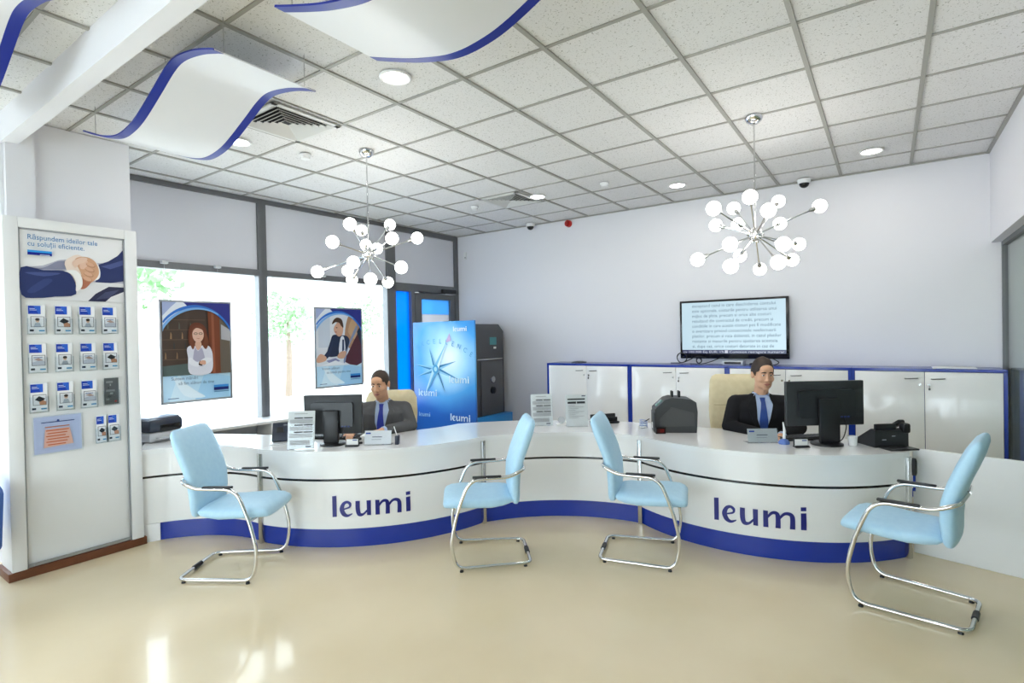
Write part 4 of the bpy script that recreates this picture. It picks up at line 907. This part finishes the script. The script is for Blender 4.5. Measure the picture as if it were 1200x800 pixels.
    for wr, d in shirt_cuffs: MB().cyl(wr+d*.03, wr+d*.056, .036, .034, 16).build('cuff', SH, t)
    for s, x0 in ((1, .09),): 
        if hairstyle == 'short': drape(tree, [(x0, .885), (x0+.07, .895), (x0+.07, .885), (x0, .875)], .006, SU, 'breast_pocket', t)
    # hair
    hm = bmesh.new(); bmesh.ops.create_uvsphere(hm, u_segments=120, v_segments=84, radius=1)
    big = hairstyle == 'full'
    for v in hm.verts:
        c = v.co; k = 1.045 if not big else 1.07; z_ = c.z; vol = (.012 if not big else .024)*max(0, z_)+(.008 if big else 0)*max(0, -c.y)*max(0, z_)
        rip = .003*math.sin(9*c.x+3*c.y)*math.sin(7*c.y) if big else 0
        v.co = V((c.x*.081*k+(rip), .016+c.y*.097*k, .04+c.z*.087*k+vol+rip))
    def line(y, x):
        f = lerp([-.11, -.07, -.045, -.02, .0, .03, .07, .12], [.074, .068, .045, .0, -.01, -.012, -.05, -.055], y)
        if y < -.05: f -= .35*max(0, abs(x)-.03)
        return f
    kill = [f for f in hm.faces if f.calc_center_median().z < line(f.calc_center_median().y, f.calc_center_median().x)]
    bmesh.ops.delete(hm, geom=kill, context='FACES'); bmesh.ops.solidify(hm, geom=hm.faces[:], thickness=.008)
    MB().addbm(hm, HM).build('hair', HA, t, angle=80)
    DK = mat('dark_eye', '#1d1512', .2); EW = mat('eye_white', '#d8d0c8', .25); LP = mat('lip_'+hairc[1:], '#a8655a', .5)
    for s in (-1, 1):
        e_ = MB().sphere((s*.03, -.083, .013), (.0125, .009, .0065), 14, None, HM).build('eye', EW, t); MB().sphere((s*.03, -.0895, .0135), (.0058, .0045, .0062), 12, None, HM).build('iris', DK, e_)
        MB().tube([hp(s*.013, -.1, .036), hp(s*.03, -.1, .04), hp(s*.05, -.084, .034)], [.004, .0048, .003], 8).build('eyebrow', HA, t)
    MB().tube([hp(-.024, -.092, -.062), hp(-.008, -.101, -.059), hp(.008, -.101, -.059), hp(.024, -.092, -.062)], [.002, .0048, .0048, .002], 8).build('upper_lip', LP, t); MB().tube([hp(-.02, -.093, -.066), hp(0, -.1, -.0705), hp(.02, -.093, -.066)], [.002, .0058, .002], 8).build('lower_lip', LP, t)
    return t
R1, R2 = math.radians(36), math.radians(19)
p1 = V((-3.93, 3.46, 0)); p2 = V((-.925, 5.13, 0))
office_chair('cream office chair behind the man in the grey suit', p1+V((-.05, .12, 0)), R1+.12, 1.08)
office_chair('cream office chair behind the man in the black suit', p2+V((-.17, .08, 0)), R2+.05, 1.2)
person('seated man in a grey suit and blue tie, looking down at his monitor', p1, R1, .985, '#5d5d5f', '#b9cbe8', '#1c2fa0', '#3a2a1e', '#d9a583', math.radians(-9), math.radians(13), 0,
       [(1, (.275, -.06, .80), (.10, -.30, .805), (-.75, -.65, -.05), .35), (-1, (-.27, -.12, .80), (-.2, -.36, .805), (.1, -1, -.05), .4)], 'short', 0)
person('seated man in a black suit and blue tie, looking across the desk', p2, R2, 1.02, '#1e1e21', '#aebedc', '#25458f', '#33241b', '#d8a98a', math.radians(13), math.radians(6), 0,
       [(-1, (-.27, -.1, .765), (-.06, -.36, .755), (.75, -.65, -.03), .35), (1, (.27, -.12, .77), (.1, -.40, .755), (-.45, -.9, -.03), .5)], 'full', 0)

# ---------------------------------------------------------------- things on the desks
CAMDIR = math.atan2(-.819, .574)   # towards the camera
def monitor(label, loc, rz, W_, H_, zb, foot=.22):
    """local -y = the back, towards the customer"""
    t = thing('monitor', label, 'monitor', loc, rz, 'computer monitors seen from behind')
    MB().box((0, .03, zb+H_/2), (W_, .035, H_), .006).build('casing', CHAR, t)
    hump = MB(); hump.prism(rrect(W_*.72, H_*.62, .02), 0, .028, frame_m((0, .0125, zb+H_*.5), (1, 0, 0), (0, 0, 1))); hump.build('back_cover', mat('dark_plastic_cover', '#202226', .35), t)
    MB().box((0, .0485, zb+H_/2), (W_-.03, .004, H_-.03)).build('screen', mat('screen_face', '#20303c', .15), t)
    st = MB(); st.box((0, -.035, (zb+H_*.62)/2+.01), (W_*.26, .03, zb+H_*.62-.02), .01); st.build('stand', BLACK, t)
    MB().lathe([(0, 0), (foot*.5, 0), (foot*.5, .012), (foot*.42, .02), (0, .022)], (0, 0, 0), 28).build('foot', BLACK, t)
    c = MB(); 
    for k in range(3): c.box((W_*.18+.025*k, -.0165, zb+H_*.2), (.016, .006, .012), .001)
    c.build('ports', mat('port_blue', '#2b3a74', .4), t)
    MB().tube(catmull([(W_*.2, -.02, zb+H_*.18), (W_*.2, -.05, zb), (W_*.12, -.06, .04), (W_*.05, .05, .02)], 6), .004, 6).build('cable', BLACK, t)
    return t
monitor('black computer monitor in front of the man in the grey suit, seen from behind', (-3.72, 2.735, TOP), YAW-.0, .475, .32, .085, .2)
monitor('black computer monitor in front of the man in the black suit, seen from behind', (-.385, 4.64, TOP), YAW+.02, .59, .335, .14, .22)
def leaflet_stand(label, loc, rz, style):
    t = thing('leaflet_stand', label, 'sign', loc, rz, 'white price list stands on the desks'); W_, H_ = .205, .295; M = Matrix.Rotation(math.radians(-9), 4, 'X')
    MB().box((0, .0, H_/2+.004), (W_, .004, H_), 0, M).build('sheet', PAPER, t); bs = MB(); bs.box((0, .035, .002), (W_, .1, .003)); bs.box((0, -.004, H_/2+.004), (W_+.006, .002, H_+.004), 0, M); bs.build('clear_holder', ACRYL, t)
    a = Art(M @ frame_m((-W_/2, -.0056, .004), (1, 0, 0), (0, 0, 1)), .0004); g = '#8d8d90'; dk = '#3b3c40'
    if style == 0:
        a.rect(.05, .27, .15, .276, '#b9b9bc')
        for k in range(3):
            y = .235-.055*k; a.rect(.05, y, .115, y+.009, dk); a.rect(.122, y, .19, y+.009, dk)
            for q in range(4): a.rect(.015, y-.012-.008*q, .19, y-.008-.008*q, '#a5a5a8')
        for q in range(4): a.rect(.02, .06-.009*q, .17, .065-.009*q, '#9a9a9d')
        a.rect(.14, .012, .18, .02, '#2c3556')
    else:
        a.rect(.155, .277, .19, .285, '#2c3556'); a.rect(.02, .245, .185, .258, dk); a.rect(.02, .21, .1, .23, dk); a.rect(.107, .21, .185, .23, dk)
        for q in range(9): a.rect(.025, .19-.014*q, (.09, .17, .12)[q % 3], .194-.014*q, '#b3b3b5')
    a.build('print', t)
leaflet_stand('white price list stand beside the monitor of the man in grey', (-3.79, 2.49, TOP), YAW+.1, 0); leaflet_stand('white price list stand with four grey blocks, on the plain desk section', (-2.70, 4.33, TOP), YAW+.1, 0); leaflet_stand('white price list stand with two dark bars, on the plain desk section', (-2.385, 4.44, TOP), YAW+.06, 1)
def telephone(label, loc, rz, s=1):
    t = thing('telephone', label, 'telephone', loc, rz, 'dark desk telephones', s)
    P_ = [(-.1, .0), (.1, .0), (.11, .02), (-.06, .125), (-.1, .115)]; Mx_ = Matrix(((0, 0, 1, 0), (1, 0, 0, 0), (0, 1, 0, 0), (0, 0, 0, 1)))
    MB().prism(P_, -.12, .12, Mx_).build('body', CHAR, t); MB().box((0, -.16, .006), (.2, .12, .012), .004).build('foot_plate', BLACK, t)
    MB().box((-.03, -.075, .135), (.15, .02, .05), .006, Matrix.Identity(4)).build('display', BLACK, t)
    h = MB(); h.box((.1, .0, .09), (.05, .2, .03), .012, Matrix.Translation((0, -.03, .045)) @ Matrix.Rotation(math.radians(-32), 4, 'X')); h.box((.1, -.09, .13), (.052, .06, .07), .015); h.build('handset', BLACK, t)
    kp = MB()
    for i in range(3):
        for q in range(4): kp.box((-.07+.03*i, .07-.03*q, .045+.019*q), (.02, .018, .012), .002)
    kp.build('keypad', SILVERP, t)
    a = Art(frame_m((-.1, -.1005, .02), (1, 0, 0), (0, 0, 1)), .0005); a.rect(.03, .03, .06, .036, '#b9bcc4'); a.rect(.1, .055, .125, .06, '#b9bcc4'); a.build('marks', t)
telephone('dark desk telephone at the end of the lettered desk, beside the low partition', (-.05, 4.83, TOP), YAW+.05, 1.05)
ph = thing('card_terminal', 'dark tilted card terminal beside the price list of the man in grey', 'terminal', (-4.16, 2.565, TOP), YAW+.25)
MB().box((0, -.01, .006), (.17, .16, .012), .004).build('foot', SILVERP, ph); mb = MB(); mb.box((0, 0, .085), (.17, .03, .16), .008, Matrix.Translation((0, .0, .01)) @ Matrix.Rotation(math.radians(-24), 4, 'X')); mb.build('body', mat('navy_plastic', '#232a3c', .35), ph)
mb = MB(); mb.box((.035, .045, .075), (.06, .025, .14), .006, Matrix.Rotation(math.radians(12), 4, 'X')); mb.build('support', mat('navy_plastic', '#232a3c', .35), ph)
mb = MB(); mb.box((0, -.017, .1), (.1, .004, .05), .002, Matrix.Translation((0, .0, .01)) @ Matrix.Rotation(math.radians(-24), 4, 'X')); mb.build('ridge', BLACK, ph)
def name_holder(label, loc, rz, tint, W_=.2, H_=.115):
    t = thing('name_holder', label, 'name plate', loc, rz, 'clear name plate holders'); M = Matrix.Rotation(math.radians(-12), 4, 'X')
    MB().box((0, -.003, H_/2+.003), (W_, .003, H_), 0, M).build('clear_front', ACRYL, t); MB().box((0, .035, .002), (W_, .09, .004)).build('clear_foot', ACRYL, t); MB().box((0, .001, H_/2+.003), (W_-.01, .0025, H_-.012), 0, M).build('card', ink(tint), t)
    a = Art(M @ frame_m((-W_/2, -.006, .003), (1, 0, 0), (0, 0, 1)), .0004); a.rect(.015, H_*.72, .055, H_*.82, '#2c4a9a'); a.rect(W_*.3, H_*.5, W_*.65, H_*.55, '#555a66'); a.rect(W_*.28, H_*.34, W_*.62, H_*.37, '#8a8f98'); a.build('print', t)
    return t
name_holder('clear name plate with a white card in front of the man in the grey suit', (-3.375, 2.905, TOP), YAW-.02, '#e8e6e8', .225, .12); name_holder('grey clear name plate in front of the man in the black suit', (-.79, 4.455, TOP), YAW-.03, '#c3c5c6', .235, .115)
sp = thing('pen_holder', 'small dark pen holder beside the name plate of the man in grey', 'pen holder', (-3.27, 3.02, TOP), YAW); MB().box((0, 0, .035), (.03, .06, .07), .004).build('cup', mat('dark_navy', '#20243a', .4), sp); MB().cyl((-.0, 0, .06), (-.03, .02, .14), .004, None, 8).build('pen', WHITE, sp)
def card_holder(label, loc, rz):
    t = thing('card_holder', label, 'card holder', loc, rz, 'black business card holders'); MB().box((0, 0, .004), (.105, .05, .008), .002).build('foot', BLACK, t); MB().box((0, .012, .03), (.105, .012, .055), .003).build('back', BLACK, t); MB().box((0, .002, .033), (.092, .006, .05)).build('cards', PAPER, t); MB().box((0, -.012, .009), (.105, .006, .012), .002).build('lip', BLACK, t)
    a = Art(frame_m((-.046, -.0012, .01), (1, 0, 0), (0, 0, 1)), .0003); a.rect(.05, .036, .085, .043, '#2c4a9a'); a.build('print', t)
card_holder('black card holder with white cards beside the name plate of the man in grey', (-3.52, 2.77, TOP), YAW); card_holder('black card holder with white cards by the monitor of the man in black', (-.53, 4.44, TOP), YAW)
ps = thing('paper_stack', 'loose white papers piled beside the monitor of the man in grey', 'papers', (-3.57, 3.0, TOP), YAW)
for k in range(7): MB().box((.004*(k % 3), .003*k, .0035+.0072*k), (.19-.006*k, .13, .006), .001, Matrix.Rotation(.06*(k % 4)-.1, 4, 'Z')).build('sheet', PAPER, ps)
sl = thing('stapler', 'black stapler in front of the white papers on the desk', 'stapler', (-3.56, 2.76+.09, TOP), YAW+.5)
sl.location = (-3.57, 2.835, TOP); MB().box((0, 0, .008), (.12, .03, .014), .004).build('base', BLACK, sl); MB().box((.0, 0, .035), (.12, .026, .022), .008, Matrix.Rotation(math.radians(-8), 4, 'Y')).build('arm', CHAR, sl)
def keyboard(label, loc, rz, m_):
    t = thing('keyboard', label, 'keyboard', (loc[0], loc[1], loc[2]+.004), rz, 'computer keyboards'); MB().box((0, 0, .009), (.43, .14, .016), .004, Matrix.Rotation(math.radians(3), 4, 'X')).build('case', m_, t); k = MB()
    for i in range(14):
        for q in range(5): k.box((-.195+.03*i, -.052+.026*q, .02), (.024, .02, .008), .002)
    k.build('keys', CHAR, t)
keyboard('black keyboard on the desk before the man in black', (-.555, 4.78, TOP), YAW+.1, BLACK); keyboard('black keyboard behind the monitor of the man in grey', (-3.93, 2.93, TOP), YAW-.2, BLACK)
bc = thing('banknote_counter', 'dark grey banknote counting machine on the lettered desk', 'counting machine', (-1.56, 4.66, TOP), YAW-.15)
Mx = Matrix(((0, 0, 1, 0), (1, 0, 0, 0), (0, 1, 0, 0), (0, 0, 0, 1))); 
P_ = [(-.13, .0), (.14, 0), (.15, .06), (.15, .2), (.12, .25), (.04, .3), (-.04, .305), (-.1, .25), (-.13, .2)]
MY = Matrix(((1, 0, 0, 0), (0, 0, 1, 0), (0, 1, 0, 0), (0, 0, 0, 1)))
Q_ = [(-.165, .0), (.185, 0), (.19, .06), (.195, .18), (.185, .26), (.14, .285), (.06, .295), (-.02, .3), (-.07, .285), (-.16, .2)]
mb = MB(); mb.prism(Q_, -.11, .13, MY); mb.build('body', mat('grey_machine', '#3d3e40', .5, bump=.05, bscale=250), bc)
mb = MB(); mb.box((-.155, 0, .09), (.03, .22, .17), .01); mb.build('front_cover', CHAR, bc); mb = MB(); mb.box((0, 0, 0), (.075, .1, .01), .003, Matrix.Translation((-.116, -.0, .245)) @ Matrix.Rotation(-math.radians(43), 4, 'Y')); mb.build('display', mat('lcd_green', '#6f938c', .2), bc)
for x in (.0, .06): MB().box((x, .02, .315), (.018, .08, .07), .006, Matrix.Translation((0, 0, .0)) @ Matrix.Rotation(0, 4, 'Y')).build('hopper_guide', BLACK, bc)
mb = MB(); mb.prism([(-.12, .05), (.17, .06), (.165, .17), (-.02, .22), (-.12, .12)], -.1135, -.109, MY); mb.build('side_panel', mat('grey_machine_side', '#4a4a4b', .5), bc)
mb = MB(); mb.box((-.172, .0, .05), (.006, .05, .05), .002); mb.build('socket', PAPER, bc)
ld = thing('number_display', 'small black counter display with red digits before the banknote machine', 'display', (-1.60, 4.47, TOP), YAW); MB().box((0, 0, .026), (.085, .03, .052), .004).build('casing', BLACK, ld)
a = Art(frame_m((-.035, -.0152, .01), (1, 0, 0), (0, 0, 1)), .0004); a.rect(0, 0, .07, .034, '#3a1614'); a.text('23', .025, .006, .034, mat('red_digits', '#200000', .4, emit='#ff3a2a', estr=.2)); a.build('digits', ld)
ps = thing('pen_stand', 'clear pen stand with blue and white coils beside the banknote machine', 'pen stand', (-1.83, 4.67, TOP), 0); MB().lathe([(0, 0), (.04, 0), (.042, .02), (.02, .035), (.012, .06), (0, .062)], n=20).build('base', ACRYL, ps); MB().tube([(.035*math.cos(k*.6), .035*math.sin(k*.6), .012+.0016*k) for k in range(40)], .004, 6).build('coil', mat('white_blue', '#8fa4d4', .3), ps); MB().cyl((0, 0, .05), (.05, .02, .085), .005, .004, 8).build('pen', BLACK, ps)
pn = thing('upright_pen', 'white upright pen on a round blue and white foot before the man in black', 'pen', (-.655, 4.51, TOP)); MB().lathe([(0, 0), (.038, 0), (.04, .012), (.03, .03), (.012, .04), (0, .04)], n=20).build('foot', mat('pen_foot_blue', '#5e7cc4', .25), pn); MB().tube([(0, 0, .03), (.004, 0, .1), (-.006, .002, .165)], [.011, .01, .004], 10).build('pen', WHITE, pn)
cup = thing('cup', 'small white cup beside the foot of the monitor of the man in black', 'cup', (-.222, 4.69, TOP)); MB().lathe([(0, 0), (.026, 0), (.033, .07), (.03, .07), (.023, .006), (0, .006)], n=24).build('body', WHITE, cup)
tp = thing('tape_dispenser', 'small clear tape dispenser on a white pad between the price list stands', 'tape dispenser', (-2.57, 4.47, TOP), YAW); MB().box((.02, 0, .004), (.14, .09, .008), .002).build('pad', PAPER, tp); mb = MB(); mb.lathe([(.018, -.01), (.034, -.01), (.034, .01), (.018, .01)], (0, 0, 0), 20, M=Matrix.Translation((0, 0, .044)) @ Matrix.Rotation(PI/2, 4, 'X')); mb.build('roll', mat('tape', '#c9ccd0', .2), tp)
sc_ = thing('document_tray', 'low black document tray at the back of the plain desk section', 'tray', (-2.25, 4.74, TOP), YAW+.25)
MB().box((0, 0, .012), (.26, .12, .02), .004).build('base', BLACK, sc_); MB().box((0, .03, .052), (.26, .02, .075), .006, Matrix.Rotation(math.radians(-6), 4, 'X')).build('back', CHAR, sc_); MB().box((0, -.02, .04), (.25, .012, .04), .004).build('front', BLACK, sc_)
pr = thing('printer', 'compact printer with a dark lid on the desk behind the brochure display', 'printer', (-5.36, 2.075, TOP), math.radians(100)); pr.scale = (1, 1, 1.22)
# printer front faces -y local
MB().box((0, 0, .035), (.3, .36, .07), .02).build('base', SILVERP, pr); MB().box((0, .0, .115), (.3, .36, .1), .03).build('upper_body', mat('navy_black', '#333a48', .2), pr); MB().box((0, .01, .166), (.27, .31, .014), .006).build('lid', mat('grey_lid', '#a9b4c8', .15), pr)
MB().box((.03, -.179, .095), (.18, .008, .05), .003).build('paper_slot', BLACKG, pr); MB().box((0, -.2, .03), (.2, .06, .012), .003).build('tray', SILVERP, pr); 
for k in range(3): MB().cyl((.11-.03*k, -.13, .165), (.11-.03*k, -.13, .17), .008, None, 10).build('button', SILVERP, pr)
kh = thing('key_fob', 'black key fob on a blue cord hanging at the desk end', 'key fob', (.14, 4.672, .6)); MB().lathe([(0, -.02), (.012, -.02), (.017, 0), (.017, .08), (.012, .1), (0, .1)], n=14).build('fob', BLACK, kh); MB().cyl((0, .0, -.13), (0, 0, -.02), .008, .008, 8).build('cord', BLUE, kh)
# armchair cut by the edge of the view
ac = thing('armchair', 'blue tub armchair with wooden legs beside the column, cut by the view', 'armchair', (-4.83, .6, 0), math.radians(80))
NB_ = mat('navy_blue_fabric', '#2a5fae', .7); rr_ = []
MB().lathe([(0, .3), (.3, .3), (.33, .34), (.33, .42), (.29, .46), (0, .46)], n=28).build('seat', NB_, ac)
for k in range(25):
    an = math.radians(-20+220*k/24); d = V((math.cos(an), math.sin(an), 0)); h = .66+.12*math.sin(max(0, min(PI, math.radians(220*k/24-20)))); rr_.append([d*.3+V((0, 0, .3)), d*.345+V((0, 0, .3)), d*.36+V((0, 0, h-.02)), d*.345+V((0, 0, h)), d*.3+V((0, 0, h))])
MB().loft(rr_).build('backrest', NB_, ac)
for sx in (-1, 1):
    for sy in (-1, 1): MB().cyl((sx*.2, sy*.2, .31), (sx*.27, sy*.27, 0), .02, .013, 12).build('leg', mat('oak', '#b07a4a', .5), ac)

# ---------------------------------------------------------------- outside
struct(box_obj('street', (-26, 3, -.25), (39, 60, .2), mat('pale_paving', '#d9d6cf', .8)))
LEAF = mottled('leaf_green', '#6b9160', '#93b787', 3, .6); BARK = mat('bark', '#7a6a5c', .8)
def tree(label, x, y, trunk_h, cz, rx, rz_, n):
    t = thing('street_tree', label, 'tree', (x, y, -.15), 0, 'trees on the street outside'); MB().tube([(0, 0, 0), (.03, .02, trunk_h*.5), (0, .05, trunk_h), (.05, 0, cz)], [.12, .1, .09, .04], 10).build('trunk', BARK, t); f = MB()
    rnd = random.Random(int(abs(x*100)))
    for k in range(n):
        a_ = rnd.uniform(0, 2*PI); q = rnd.uniform(-1, 1); R_ = rnd.random()**.45; d = V((math.cos(a_)*math.sqrt(1-q*q)*rx, math.sin(a_)*math.sqrt(1-q*q)*rx, q*rz_))*R_; c = V((0, 0, cz))+d; u_ = V((rnd.uniform(-1, 1), rnd.uniform(-1, 1), rnd.uniform(-1, 1))).normalized(); v_ = u_.orthogonal().normalized(); s = rnd.uniform(.07, .13)*rx/1.3
        f.add([c-u_*s, c+v_*s*.6, c+u_*s, c-v_*s*.6], [[0, 1, 2, 3]])
    f.build('crown', LEAF, t)
tree('tree outside the window by the brochure display', -13.5, 4.4, 2.2, 3.5, 1.5, 1.2, 900); tree('tree outside between the two hanging posters', -15.5, 9.8, 1.4, 2.45, 1.0, .9, 700); tree('tree outside behind the poster of the man', -17.5, 14.3, 1.6, 2.6, 1.1, 1.0, 600)
fb = thing('outside_building', 'pale building across the street outside the windows', 'building', (-34, 16, -.15)); MB().box((0, 0, 4), (4, 34, 8), .05).build('wall', mat('pale_facade', '#e9e6e0', .8), fb)
for k in range(9):
    for q in range(2): MB().box((2.0, -15+3.6*k, 1.8+3.2*q), (.06, 1.3, 1.6), .01).build('window', mat('facade_window', '#b9c4cf', .3), fb)
